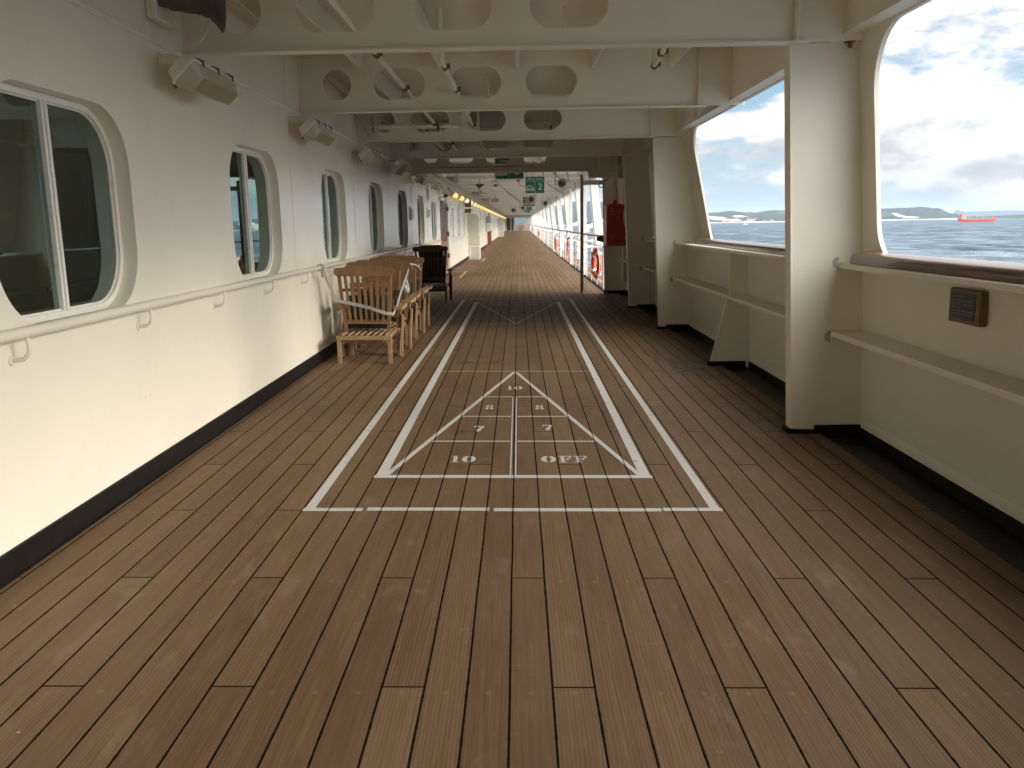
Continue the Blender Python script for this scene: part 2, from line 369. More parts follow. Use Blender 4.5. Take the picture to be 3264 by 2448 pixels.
PW, SEAMX, ROW0, ROWP = 0.1455, -0.052, 2.62, 0.9
def teak_deck():
    m = bpy.data.materials.new('teak_planks'); m.use_nodes = True; t = m.node_tree; b = t.nodes['Principled BSDF']
    tc = N(t, 'ShaderNodeTexCoord').outputs['Object']
    sp = N(t, 'ShaderNodeSeparateXYZ'); link(t, tc, sp.inputs[0]); X, Y = sp.outputs[0], sp.outputs[1]
    wob = M_(t, 'MULTIPLY', M_(t, 'SUBTRACT', noise(t, tc, 1.1, 2, 0.5), 0.5), 0.010)
    xs = M_(t, 'DIVIDE', M_(t, 'SUBTRACT', M_(t, 'ADD', X, wob), SEAMX), PW)
    i = M_(t, 'FLOOR', xs); fx = M_(t, 'SUBTRACT', xs, i)
    ys = M_(t, 'DIVIDE', M_(t, 'SUBTRACT', Y, ROW0), ROWP)
    # plank number along its row: a butt joint every fourth frame, stepped plank by plank
    yy = M_(t, 'DIVIDE', M_(t, 'ADD', M_(t, 'ADD', ys, i), -1.0), 4.0)
    j = M_(t, 'FLOOR', yy); fy = M_(t, 'SUBTRACT', yy, j)
    cb = N(t, 'ShaderNodeCombineXYZ'); link(t, i, cb.inputs[0]); link(t, j, cb.inputs[1])
    wn = N(t, 'ShaderNodeTexWhiteNoise'); wn.noise_dimensions = '3D'; link(t, cb.outputs[0], wn.inputs['Vector'])
    sw = N(t, 'ShaderNodeSeparateXYZ'); link(t, wn.outputs['Color'], sw.inputs[0])
    # base colour per plank
    base = ramp(t, sw.outputs[0], [(0.0, (0.128, 0.073, 0.036)), (0.3, (0.150, 0.088, 0.044)), (0.65, (0.166, 0.099, 0.050)), (0.88, (0.184, 0.113, 0.058)), (1.0, (0.214, 0.138, 0.075))])
    # grain: long streaks, own offset per plank
    off = N(t, 'ShaderNodeCombineXYZ'); link(t, M_(t, 'MULTIPLY', sw.outputs[1], 13), off.inputs[0]); link(t, M_(t, 'MULTIPLY', sw.outputs[2], 37), off.inputs[1])
    p = VM(t, 'ADD', tc, off.outputs[0])
    g1 = noise(t, VM(t, 'MULTIPLY', p, (85, 2.2, 1)), 1.0, 5, 0.62, 0.5)
    g2 = noise(t, VM(t, 'MULTIPLY', p, (14, 0.8, 1)), 1.0, 4, 0.6, 1.6)
    g3 = noise(t, VM(t, 'MULTIPLY', p, (300, 9, 1)), 1.0, 2, 0.5)
    # cathedral figure on some planks
    wv = N(t, 'ShaderNodeTexWave'); wv.wave_type = 'BANDS'; wv.bands_direction = 'X'
    link(t, VM(t, 'MULTIPLY', p, (7, 0.35, 1)), wv.inputs[0]); wv.inputs['Scale'].default_value = 3.2; wv.inputs['Distortion'].default_value = 6; wv.inputs['Detail'].default_value = 2; wv.inputs['Detail Scale'].default_value = 0.7
    gg = M_(t, 'ADD', M_(t, 'MULTIPLY', g1, 0.55), M_(t, 'ADD', M_(t, 'MULTIPLY', g2, 0.30), M_(t, 'MULTIPLY', M_(t, 'MULTIPLY', wv.outputs['Fac'], sw.outputs[1]), 0.20)))
    c = mix(t, ramp(t, gg, [(0.30, 0.0), (0.75, 1.0)]), mix(t, 0.50, base, (0.062, 0.032, 0.016)), mix(t, 0.30, base, (0.37, 0.24, 0.135)))
    c = mix(t, M_(t, 'MULTIPLY', ramp(t, g3, [(0.5, 0.0), (0.8, 1.0)]), 0.22), c, (0.08, 0.045, 0.028))
    # weathering in large soft patches: bleached and warm
    w1 = noise(t, VM(t, 'MULTIPLY', tc, (1.3, 0.55, 1)), 1.0, 5, 0.6); w2 = noise(t, VM(t, 'MULTIPLY', tc, (3.0, 1.1, 1)), 1.7, 6, 0.66, 0.4)
    c = mix(t, M_(t, 'MULTIPLY', ramp(t, w1, [(0.42, 0.0), (0.70, 1.0)]), 0.28), c, (0.27, 0.19, 0.115))
    c = mix(t, M_(t, 'MULTIPLY', ramp(t, w2, [(0.57, 0.0), (0.74, 1.0)]), 0.36), c, (0.32, 0.25, 0.18))
    c = mix(t, M_(t, 'MULTIPLY', ramp(t, w2, [(0.26, 1.0), (0.40, 0.0)]), 0.45), c, (0.060, 0.040, 0.030))
    # scuffs, small bright specks of paint
    s1 = noise(t, VM(t, 'MULTIPLY', tc, (5, 9, 1)), 1.0, 7, 0.75, 0.3)
    c = mix(t, M_(t, 'MULTIPLY', ramp(t, s1, [(0.63, 0.0), (0.76, 1.0)]), 0.40), c, (0.42, 0.36, 0.30))
    sk = noise(t, tc, 16.0, 2, 0.5)
    c = mix(t, ramp(t, sk, [(0.815, 0.0), (0.825, 0.8)]), c, (0.65, 0.62, 0.57))
    # wooden plugs over the bolts at each frame
    fr = M_(t, 'SUBTRACT', ys, M_(t, 'ROUND', ys)); dy = M_(t, 'ADD', M_(t, 'MULTIPLY', fr, ROWP), 0.035)
    dx = M_(t, 'MULTIPLY', M_(t, 'SUBTRACT', fx, 0.5), PW)
    dd = M_(t, 'SQRT', M_(t, 'ADD', M_(t, 'MULTIPLY', dx, dx), M_(t, 'MULTIPLY', dy, dy)))
    cr = N(t, 'ShaderNodeCombineXYZ'); link(t, i, cr.inputs[0]); link(t, M_(t, 'ROUND', ys), cr.inputs[1])
    wr = N(t, 'ShaderNodeTexWhiteNoise'); wr.noise_dimensions = '2D'; link(t, cr.outputs[0], wr.inputs['Vector'])
    pl = M_(t, 'MULTIPLY', M_(t, 'LESS_THAN', dd, 0.0105), M_(t, 'MULTIPLY', M_(t, 'GREATER_THAN', wr.outputs['Value'], 0.35), 0.20))
    c = mix(t, pl, c, (0.34, 0.25, 0.18))
    # seams
    ed = M_(t, 'MULTIPLY', M_(t, 'MINIMUM', fx, M_(t, 'SUBTRACT', 1.0, fx)), PW)
    sn = M_(t, 'MULTIPLY', noise(t, VM(t, 'MULTIPLY', tc, (1, 7, 1)), 2.6, 4, 0.7), 0.0100)
    sn = M_(t, 'ADD', M_(t, 'MAXIMUM', M_(t, 'SUBTRACT', sn, 0.0052), 0.0), 0.0036)
    seam = M_(t, 'SUBTRACT', 1.0, M_(t, 'SMOOTH_MIN', 1.0, M_(t, 'DIVIDE', M_(t, 'MAXIMUM', M_(t, 'SUBTRACT', ed, sn), 0.0), 0.0012), 0.1), clamp=True)
    eb = M_(t, 'MULTIPLY', M_(t, 'MINIMUM', fy, M_(t, 'SUBTRACT', 1.0, fy)), 4*ROWP)
    butt = M_(t, 'MULTIPLY', M_(t, 'LESS_THAN', eb, 0.0042), 1.0)
    sm_ = M_(t, 'MAXIMUM', seam, butt)
    c = mix(t, sm_, c, (0.013, 0.010, 0.008))
    link(t, c, b.inputs['Base Color'])
    rg = M_(t, 'ADD', 0.50, M_(t, 'MULTIPLY', w2, 0.22)); link(t, M_(t, 'ADD', rg, M_(t, 'MULTIPLY', g1, 0.08)), b.inputs['Roughness'])
    link(t, M_(t, 'MULTIPLY', M_(t, 'SUBTRACT', 1.0, sm_), 0.26), b.inputs['Specular IOR Level'])
    bp = N(t, 'ShaderNodeBump'); bp.inputs['Strength'].default_value = 0.8; bp.inputs['Distance'].default_value = 0.0012
    link(t, M_(t, 'SUBTRACT', M_(t, 'MULTIPLY', gg, 0.35), M_(t, 'MULTIPLY', sm_, 0.8)), bp.inputs['Height']); link(t, bp.outputs[0], b.inputs['Normal'])
    return m
TEAK = teak_deck()
MARK = bpy.data.materials.new('worn_white_deck_paint'); MARK.use_nodes = True
def mark_mat(m, wear, col):
    t = m.node_tree; b = t.nodes['Principled BSDF']
    tc = N(t, 'ShaderNodeTexCoord').outputs['Object']
    sp = N(t, 'ShaderNodeSeparateXYZ'); link(t, tc, sp.inputs[0])
    wob = M_(t, 'MULTIPLY', M_(t, 'SUBTRACT', noise(t, tc, 1.1, 2, 0.5), 0.5), 0.010)
    xs = M_(t, 'DIVIDE', M_(t, 'SUBTRACT', M_(t, 'ADD', sp.outputs[0], wob), SEAMX), PW)
    fx = M_(t, 'FRACT', xs); ed = M_(t, 'MULTIPLY', M_(t, 'MINIMUM', fx, M_(t, 'SUBTRACT', 1.0, fx)), PW)
    seam = M_(t, 'MULTIPLY', M_(t, 'LESS_THAN', ed, 0.0034), 0.93)
    n = noise(t, tc, 9, 8, 0.72); n2 = noise(t, VM(t, 'MULTIPLY', tc, (60, 3, 1)), 1, 4, 0.6)
    f = ramp(t, M_(t, 'ADD', M_(t, 'MULTIPLY', n, 0.7), M_(t, 'MULTIPLY', n2, 0.3)), [(wear, 0.0), (wear+0.10, 1.0)])
    c = mix(t, f, col, (0.24, 0.165, 0.115)); c = mix(t, seam, c, (0.016, 0.012, 0.009))
    link(t, c, b.inputs['Base Color']); b.inputs['Roughness'].default_value = 0.6; b.inputs['Specular IOR Level'].default_value = 0.2
mark_mat(MARK, 0.57, (0.60, 0.575, 0.53))
MARKF = bpy.data.materials.new('faded_white_deck_paint'); MARKF.use_nodes = True
mark_mat(MARKF, 0.47, (0.50, 0.47, 0.42))
# ================================================================= SETTING
LX = -2.29            # inner side wall of the deckhouse
ZC, ZC2 = 3.35, 3.12  # deckhead heights, near and far
YB, YE = -6.6, 146.0  # ends of the walk
YT = 19.0             # where the bulwark ends and the open railing begins
# deck
def strip(name, x0, x1, m, dz=0.0, y0=YB, y1=YE, kind='structure'):
    b = MB(); ys = [y0] + [v for v in [0, 10, 20, 30, 40, 50, 58, 66, 74, 82, 90, 98, 106, 114, 122, 130, 138] if y0 < v < y1] + [y1]
    for a, c in zip(ys, ys[1:]):
        b.quad((x0, a, fz(x0, a)+dz), (x1, a, fz(x1, a)+dz), (x1, c, fz(x1, c)+dz), (x0, c, fz(x0, c)+dz))
    o = b.build(name, m); tag(o, kind=kind); return o
strip('deck', LX-0.02, 2.25, TEAK)
strip('deck_edge', 2.25, 2.62, TEAK, 0.0, YT+0.1, YE)
g = strip('gutter', 2.2, 2.66, WETBLACK, -0.035, YB, YT+0.1)
b = MB(); b.box(2.236, 2.254, YB, YT, -0.075, -0.038, 0.003); b.build('gutter_edge', BLACK, g)

# sea
def sea():
    m = bpy.data.materials.new('sea_water'); m.use_nodes = True; t = m.node_tree; b = t.nodes['Principled BSDF']
    tc = N(t, 'ShaderNodeTexCoord').outputs['Object']
    p = VM(t, 'MULTIPLY', tc, (1.0, 0.55, 1)); p2 = VM(t, 'MULTIPLY', tc, (0.7, 1.0, 1))
    a = noise(t, p, 0.035, 5, 0.6, 0.4); c = noise(t, p2, 0.16, 5, 0.62, 0.3); e = noise(t, tc, 0.75, 4, 0.6)
    h = M_(t, 'ADD', M_(t, 'MULTIPLY', a, 14.0), M_(t, 'ADD', M_(t, 'MULTIPLY', c, 6.5), M_(t, 'MULTIPLY', e, 0.5)))
    bp = N(t, 'ShaderNodeBump'); bp.inputs['Strength'].default_value = 0.85; bp.inputs['Distance'].default_value = 1.3
    link(t, h, bp.inputs['Height']); link(t, bp.outputs[0], b.inputs['Normal'])
    # effective look of a wind-roughened sea: part sky reflection, part dark water, gust streaks across it
    w1 = noise(t, VM(t, 'MULTIPLY', tc, (1.0, 0.7, 1)), 0.045, 6, 0.68, 0.3); w2 = noise(t, tc, 0.008, 5, 0.6, 0.5)
    w = M_(t, 'ADD', M_(t, 'MULTIPLY', w1, 0.7), M_(t, 'MULTIPLY', w2, 0.3))
    t.nodes.remove(b); out = t.nodes['Material Output']
    df = N(t, 'ShaderNodeBsdfDiffuse'); link(t, mix(t, ramp(t, w, [(0.38, 0.0), (0.62, 1.0)]), (0.008, 0.024, 0.042), (0.035, 0.068, 0.098)), df.inputs[0]); link(t, bp.outputs[0], df.inputs['Normal'])
    gl = N(t, 'ShaderNodeBsdfGlossy'); gl.inputs['Roughness'].default_value = 0.34; gl.inputs['Color'].default_value = (0.80, 0.90, 1.0, 1); link(t, bp.outputs[0], gl.inputs['Normal'])
    ms = N(t, 'ShaderNodeMixShader'); link(t, ramp(t, w, [(0.40, 0.07), (0.60, 0.28)]), ms.inputs[0]); link(t, df.outputs[0], ms.inputs[1]); link(t, gl.outputs[0], ms.inputs[2]); link(t, ms.outputs[0], out.inputs[0])
    q = MB(); r = 60000
    ring = [0, 400, 2000, 8000, 25000, r]
    q.quad((-r, -r, 0), (r, -r, 0), (r, r, 0), (-r, r, 0))
    o = q.build('sea', m); o.location = (0, 0, -15.0); tag(o, kind='structure')
sea()
SEAZ = -15.0

# hills across the water
def hills():
    m = bpy.data.materials.new('wooded_hills'); m.use_nodes = True; t = m.node_tree; b = t.nodes['Principled BSDF']
    tc = N(t, 'ShaderNodeTexCoord').outputs['Object']
    n = noise(t, tc, 0.012, 8, 0.7); n2 = noise(t, tc, 0.0022, 5, 0.6)
    c = mix(t, ramp(t, n, [(0.35, 0.0), (0.65, 1.0)]), (0.012, 0.021, 0.020), (0.035, 0.048, 0.036))
    c = mix(t, M_(t, 'MULTIPLY', ramp(t, n2, [(0.56, 0.0), (0.63, 1.0)]), 0.55), c, (0.11, 0.13, 0.08))
    sc = N(t, 'ShaderNodeSeparateXYZ'); link(t, tc, sc.inputs[0])
    # bare sand slips on the slope facing the water
    for (sx, sy, sz, rx, rz) in SLIPS:
        d = VM(t, 'MULTIPLY', VM(t, 'SUBTRACT', tc, (sx, sy, sz)), (1/rx, 0, 1/rz))
        f = M_(t, 'ADD', VM(t, 'LENGTH', d), M_(t, 'MULTIPLY', M_(t, 'SUBTRACT', n, 0.5), 2.6))
        c = mix(t, ramp(t, f, [(0.55, 0.9), (0.95, 0.0)]), c, (0.52, 0.45, 0.34))
    link(t, c, b.inputs['Base Color']); b.inputs['Roughness'].default_value = 0.95; b.inputs['Specular IOR Level'].default_value = 0.1
    return m
D1 = 6500.0
def at_dist(u, v_unused, dist):   # bearing through a column of the photograph at a given distance
    r = ray(u, 705); r = Vector((r.x, r.y, 0)).normalized(); return r*dist
def hill_profile(u):
    # heights (m) of the skyline along the shore, by bearing column
    K = [(1500, 60), (1700, 150), (1840, 175), (1900, 190), (1960, 178), (2100, 135), (2262, 80), (2330, 88), (2400, 74), (2470, 84), (2560, 74), (2700, 66), (2780, 84), (2850, 96), (2890, 88), (2930, 90), (2985, 82), (3030, 42), (3070, 20), (3110, 14), (3300, 24), (3500, 30), (3800, 10)]
    for (a, h0), (c, h1) in zip(K, K[1:]):
        if a <= u <= c:
            s = (u-a)/(c-a); s = s*s*(3-2*s); return h0+(h1-h0)*s
    return 10
def slip(u, frac, rx, rz):
    p = at_dist(u, 0, D1+120); return (p.x, p.y, hill_profile(u)*frac, rx, rz)
SLIPS = [slip(2296, 0.45, 70, 22), slip(2330, 0.22, 85, 11), slip(2880, 0.42, 42, 24), slip(2900, 0.2, 55, 10), slip(2380, 0.62, 75, 8)]
def build_hills():
    m = hills(); rnd = random.Random(3)
    q = MB(); bm = q.bm; us = list(range(1400, 3801, 6)); rows = 14; G = []
    from mathutils import noise as mn
    for u in us:
        h = hill_profile(u); L = []
        for r in range(rows):
            s = r/(rows-1); dist = D1 + s*1500; p = at_dist(u, 0, dist)
            f = math.sin(min(1, s*1.6)*math.pi/2)**0.8
            nz = mn.fractal(Vector((p.x*0.0035, p.y*0.0035, 0.3)), 1.0, 2.0, 5)
            z = h*f*(1+0.22*nz) + 7*mn.noise(Vector((p.x*0.02, p.y*0.02, 1)))*f
            if r == 0: z = -3
            L.append(bm.verts.new((p.x, p.y, z)))
        G.append(L)
    for a, c in zip(G, G[1:]):
        for i in range(rows-1):
            f = bm.faces.new((a[i], c[i], c[i+1], a[i+1])); f.smooth = True
    o = q.build('hills', m); o.location = (0, 0, SEAZ); tag(o, kind='structure')
    # low far coast to the right
    q = MB(); bm = q.bm; prev = None
    for u in range(2900, 3900, 8):
        p = at_dist(u, 0, 17000); h = 40+45*abs(mn.fractal(Vector((u*0.012, 0, 0)), 1.0, 2.0, 4)) + (60 if u > 3040 else 0)
        col = [bm.verts.new((p.x, p.y, 0)), bm.verts.new((p.x*1.02, p.y*1.02, h)), bm.verts.new((p.x*1.06, p.y*1.06, h*1.1))]
        if prev:
            for i in (0, 1): bm.faces.new((prev[i], col[i], col[i+1], prev[i+1]))
        prev = col
    o = q.build('far_coast', m); o.location = (0, 0, SEAZ); tag(o, kind='structure')
    # beach
    q = MB(); bm = q.bm; prev = None
    for u in range(1400, 3060, 10):
        a = at_dist(u, 0, D1-60); c = at_dist(u, 0, D1+70)
        col = [bm.verts.new((a.x, a.y, 0.3)), bm.verts.new((c.x, c.y, 6.5))]
        if prev: bm.faces.new((prev[0], col[0], col[1], prev[1]))
        prev = col
    o = q.build('beach', mat('beach_sand', (0.62, 0.55, 0.44), 0.9, var=0.2, vscale=0.02)); o.location = (0, 0, SEAZ); tag(o, kind='structure')
build_hills()

# town houses on the far shore
def town():
    wm = [mat('house_render_pale', (0.62, 0.56, 0.46), 0.8), mat('house_render_ochre', (0.55, 0.36, 0.20), 0.8), mat('house_render_white', (0.7, 0.69, 0.66), 0.8)]
    rm = mat('house_roof_tile', (0.28, 0.14, 0.09), 0.8); rnd = random.Random(11); protos = []
    names = ['pale rendered', 'ochre', 'white']
    for k in range(3):
        e = empty('shore_house', (0, 0, 0))
        b = MB(); b.box(-9, 9, -7, 7, 0, 9); b.build('wall', wm[k], e)
        b = MB(); b.prism([(-10, -8, 9), (-10, 8, 9), (-10, 0, 13)], (20, 0, 0)); b.build('roof', rm, e)
        protos.append(e)
    us = sorted(rnd.uniform(2290, 2475) for _ in range(12)); us[7] = 2396
    words = ['first', 'second', 'third', 'fourth', 'fifth', 'sixth', 'seventh', 'eighth', 'ninth', 'tenth', 'eleventh', 'twelfth']; seen = set()
    for q, u in enumerate(us):
        rowz = rnd.choice((0, 0, 1)); k = 0 if q == 7 else rnd.randrange(3)
        if q in (0, 1, 2): k = q
        p = at_dist(u, 0, D1 + 60 + 70*rowz)
        if k in seen: e = copy_tree(protos[k])
        else: e = protos[k]; seen.add(k)
        s = 1.7 if q == 7 else rnd.uniform(0.8, 1.3)
        e.location = (p.x, p.y, SEAZ + 4 + 16*rowz); e.scale = (s, s, s); e.rotation_euler = (0, 0, rnd.uniform(-0.8, 0.2))
        tag(e, 'largest pale house near the middle of the far beach town' if q == 7 else '%s house from the left in the far beach town, %s, tiled roof' % (words[q], names[k]), 'house', 'houses of the town on the far shore')
town()

# ================================================================= DECKHOUSE WALL
house = empty('deckhouse_wall', (LX, 0, 0)); tag(house, 'long cream steel wall with rounded windows along the left of the walk', 'wall')
house.location = (0, 0, 0)
WP, W0 = 3.16, 4.395
b = MB()
fnw = lambda u, v, t: (LX - t, u, v)
NW = list(range(-3, 7))
for k in NW:
    yc = W0+WP*k
    b.holed((yc-WP/2, yc+WP/2, -0.1, ZC+0.05), rrect(yc-0.70, yc+0.70, 1.11, 2.235, 0.34, 10), fnw, 0.10 if k < 6 else 0.03)
yend = W0+WP*6+WP/2
# door bay
b.quad((LX, yend, 2.42), (LX, 28.1, 2.42), (LX, 28.1, ZC), (LX, yend, ZC))
b.quad((LX, yend, -0.1), (LX, 25.15, -0.1), (LX, 25.15, 2.42), (LX, yend, 2.42))
b.quad((LX, 27.95, -0.1), (LX, 28.1, -0.1), (LX, 28.1, 2.42), (LX, 27.95, 2.42))
b.quad((LX, 25.15, -0.1), (LX, 25.15, 2.42), (LX-0.12, 25.15, 2.42), (LX-0.12, 25.15, -0.1))
b.quad((LX, 27.95, -0.1), (LX, 27.95, 2.42), (LX-0.12, 27.95, 2.42), (LX-0.12, 27.95, -0.1))
y = 28.1
while y < YE:
    yn = min(y+WP, YE)
    if yn-y > 2: b.holed((y, yn, -0.1, ZC), rrect(y+0.85, y+2.25, 1.05, 2.2, 0.10, 4), fnw, 0.05)
    else: b.quad((LX, y, -0.1), (LX, yn, -0.1), (LX, yn, ZC), (LX, y, ZC))
    y = yn
b.build('wall_plate', P_WALL, house)
b = MB(); b.box(LX-0.05, LX+0.016, YB, 25.1, 0.0, 0.158, 0.004); b.box(LX-0.05, LX+0.016, 28.0, YE, 0.0, 0.15, 0.004); b.box(LX+0.016, LX+0.03, YB, 25.1, 0.0, 0.04, 0.002)
bb = b.build('baseboard', BLACK, house)
b = MB()
for y in (8.71, 12.0, 18.35, 21.6): b.box(LX-0.01, LX+0.0035, y-0.006, y+0.006, 0.16, ZC, 0.001)
b.build('weld_seam', P_WALL, house)
b = MB()  # cabins behind the glass, their unlit darkness put into the colour
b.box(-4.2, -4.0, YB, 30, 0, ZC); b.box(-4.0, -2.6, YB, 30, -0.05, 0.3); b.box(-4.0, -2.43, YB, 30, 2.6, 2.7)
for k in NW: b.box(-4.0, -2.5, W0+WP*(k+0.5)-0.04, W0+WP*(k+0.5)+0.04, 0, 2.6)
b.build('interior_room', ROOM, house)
# windows: frame > pane, mullion, inner trim
def ringmesh(mb, o1, o2, fn, x0, x1):
    n = len(o1)
    A = [mb.bm.verts.new(fn(p[0], p[1], x0)) for p in o1]; B = [mb.bm.verts.new(fn(p[0], p[1], x0)) for p in o2]
    C = [mb.bm.verts.new(fn(p[0], p[1], x1)) for p in o1]; D = [mb.bm.verts.new(fn(p[0], p[1], x1)) for p in o2]
    for i in range(n):
        j = (i+1) % n
        mb.bm.faces.new((A[i], A[j], B[j], B[i])); mb.bm.faces.new((C[i], D[i], D[j], C[j]))
        f = mb.bm.faces.new((B[i], B[j], D[j], D[i])); f.smooth = True
        f = mb.bm.faces.new((A[i], C[i], C[j], A[j])); f.smooth = True
def make_window(depth):
    fn = lambda u, v, t: (t, u, v)
    q = MB(); x0 = -depth+0.014
    o1 = rrect(-0.699, 0.699, 1.111, 2.234, 0.339, 10); o2 = rrect(-0.664, 0.664, 1.146, 2.199, 0.304, 10); o3 = rrect(-0.655, 0.655, 1.155, 2.190, 0.295, 10)
    ringmesh(q, o1, o2, fn, x0, -depth-0.02); ringmesh(q, o2, o3, fn, x0-0.016, -depth-0.02)
    fr = q.build('window', P_FRAME, house)
    q = MB(); q.box(x0-0.03, x0+0.001, -0.028, 0.028, 1.14, 2.205, 0.003); q.box(x0-0.03, x0+0.012, -0.012, 0.012, 1.14, 2.205, 0.003); q.build('mullion', P_FRAME, fr)
    q = MB(); q.bm.faces.new([q.bm.verts.new((x0-0.024, p[0], p[1])) for p in o3]); q.build('pane', GLASS, fr)
    q = MB(); o4 = rrect(-0.66, 0.66, 1.175, 2.17, 0.27, 10); o5 = rrect(-0.56, 0.56, 1.24, 2.06, 0.26, 10)
    ringmesh(q, o4, o5, fn, -depth-0.12, -depth-0.26)
    q.box(-depth-0.2, -depth-0.14, 0.05, 0.12, 1.2, 2.1, 0.004); q.build('inner_trim', BLINDM, fr)
    return fr
wf = make_window(0.10)
for k in NW[:-1]:
    o = wf if k == NW[0] else copy_tree(wf, house)
    o.location = (LX, W0+WP*k, 0)
wf2 = make_window(0.03); wf2.location = (LX, W0+WP*6, 0)
BLINDW = mat('white_blind_window', (0.62, 0.62, 0.58), 0.35, var=0.05)
q = MB(); o1 = rrect(-0.699, 0.699, 1.052, 2.198, 0.099, 4); o2 = rrect(-0.63, 0.63, 1.12, 2.13, 0.06, 4)
ringmesh(q, o1, o2, lambda u, v, t: (t, u, v), 0.012, -0.05); far_w = q.build('window', P_FRAME, house)
q = MB(); q.bm.faces.new([q.bm.verts.new((-0.03, p[0], p[1])) for p in o2]); q.build('pane', BLINDW, far_w)
y = 28.1; first = True
while y+WP < YE:
    o = far_w if first else copy_tree(far_w, house)
    o.location = (LX, y+1.55, 0); first = False; y += WP
# brown door with panels
q = MB(); q.box(LX-0.10, LX-0.05, 25.15, 26.54, 0.06, 2.42, 0.006); q.box(LX-0.10, LX-0.05, 26.56, 27.95, 0.06, 2.42, 0.006)
dr = q.build('door', BROWN, house)
q = MB()
for y0 in (25.3, 25.75, 26.2, 26.7, 27.15, 27.6):
    q.box(LX-0.052, LX-0.036, y0, y0+0.26, 1.05, 2.2, 0.008); q.box(LX-0.052, LX-0.036, y0, y0+0.26, 0.25, 0.85, 0.008)
q.build('door_panel', mat('dark_door_panel', (0.13, 0.045, 0.022), 0.4), dr)
q = MB()
for z in (0.5, 1.2, 2.0): q.box(LX-0.05, LX+0.03, 27.86, 27.97, z, z+0.14, 0.004)
q.build('hinge', BROWN, dr)
q = MB(); q.tube([(LX-0.05, 26.4, 1.1), (LX+0.04, 26.4, 1.1), (LX+0.04, 26.25, 1.1)], 0.014); q.build('handle', DARKMET, dr)
q = MB(); q.box(LX, LX+0.07, 24.95, 28.05, 2.26, 2.36, 0.01); q.box(LX, LX+0.14, 26.1, 26.6, 2.2, 2.4, 0.01); q.build('door_closer', P_WHITE, dr)

# deckhead (ceiling) near and far
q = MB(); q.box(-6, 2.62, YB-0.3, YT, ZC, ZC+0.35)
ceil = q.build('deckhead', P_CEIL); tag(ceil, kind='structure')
q = MB()
for x in (-1.60, -0.79, 0.0, 0.79, 1.60):
    q.box(x-0.007, x+0.007, YB, YT, 3.14, ZC); q.tube([(x+0.012, YB, 3.145), (x+0.012, YT, 3.145)], 0.022, 8)
q.build('stiffener', P_CEIL, ceil)
q = MB(); ys = [YT+0.06, 50, 60, 70, 80, 90, 100, 110, 120, 130, YE]
for a, c in zip(ys, ys[1:]):
    q.quad((-2.6, a, ZC2+sheer(a)*0.0), (2.7, a, ZC2), (2.7, c, ZC2), (-2.6, c, ZC2))
q.quad((-2.6, YT+0.06, ZC2), (2.7, YT+0.06, ZC2), (2.7, YT+0.06, ZC2+0.6), (-2.6, YT+0.06, ZC2+0.6))
q.box(-6, 2.7, YT+0.07, YE, ZC2+0.02, ZC2+0.6)
far_c = q.build('far_deckhead', P_WHITE); tag(far_c, kind='structure')
q = MB(); y = YT+3.1
while y < YE-1: q.box(LX, 2.3, y-0.05, y+0.05, ZC2-0.10, ZC2, 0.004); y += 3.17
for x in (-1.0, 0.55): q.box(x-0.02, x+0.02, YT+0.1, YE-0.5, ZC2-0.05, ZC2)
q.build('stiffener', P_WHITE, far_c)
q = MB(); q.box(2.28, 2.36, YT+0.2, YE, ZC2-0.28, ZC2, 0.005); q.build('edge_girder', P_WHITE, far_c)
q = MB(); q.box(-2.6, 2.7, YB-0.2, YB, -0.2, ZC); o = q.build('aft_bulkhead', P_WALL); tag(o, 'cream steel bulkhead closing the walk behind the camera', 'wall')

# ================================================================= BEAMS
Y_BEAM = [-0.30, 2.90, 6.10, 9.25, 12.45, 15.65]
beam_lbl = {2: 'nearest cream deck beam, with three large cut-outs at the top', 3: 'second cream deck beam from the camera, one round and three oval holes', 4: 'third cream deck beam, with a tube light fixed along its face', 5: 'fourth cream deck beam, shaded, just before the deepest last one'}
for idx, yb in enumerate(Y_BEAM):
    e = empty('deck_beam', (0, yb, 0))
    q = MB(); fnb = lambda u, v, t: (u, t, v)
    zb, zt = 2.745, ZC
    q.holed((LX, -1.62, zb, zt), rrect(-2.035, -1.735, 2.86, 3.17, 0.1499, 10), fnb, 0.013)
    q.holed((-1.62, -0.83, zb, zt), rrect(-1.50, -0.96, 2.86, 3.17, 0.154, 12), fnb, 0.013)
    q.holed((-0.83, -0.03, zb, zt), rrect(-0.69, -0.16, 2.86, 3.17, 0.154, 12), fnb, 0.013)
    q.holed((-0.03, 0.75, zb, zt), rrect(0.10, 0.635, 2.86, 3.17, 0.154, 12), fnb, 0.013)
    q.quad((0.75, 0, zb), (2.40, 0, zb), (2.40, 0, zt), (0.75, 0, zt)); q.quad((0.75, 0.013, zb), (2.40, 0.013, zb), (2.40, 0.013, zt), (0.75, 0.013, zt))
    q.build('web', P_BEAM, e)
    q = MB(); q.box(LX, 2.0, -0.045, 0.062, zb-0.013, zb+0.001, 0.002); q.build('flange', P_BEAM, e)
    q = MB()
    q.box(1.895, 1.907, -0.09, -0.001, zb, zt, 0.002); q.prism([(LX, -0.002, zb), (LX+0.16, -0.002, zb), (LX, -0.002, zb-0.16)], (0, 0.012, 0)); q.build('stiffener', P_BEAM, e)
    tag(e, beam_lbl.get(idx, 'cream deck beam with oval holes above and behind the camera'), 'beam', 'deck beams with oval cut-outs')
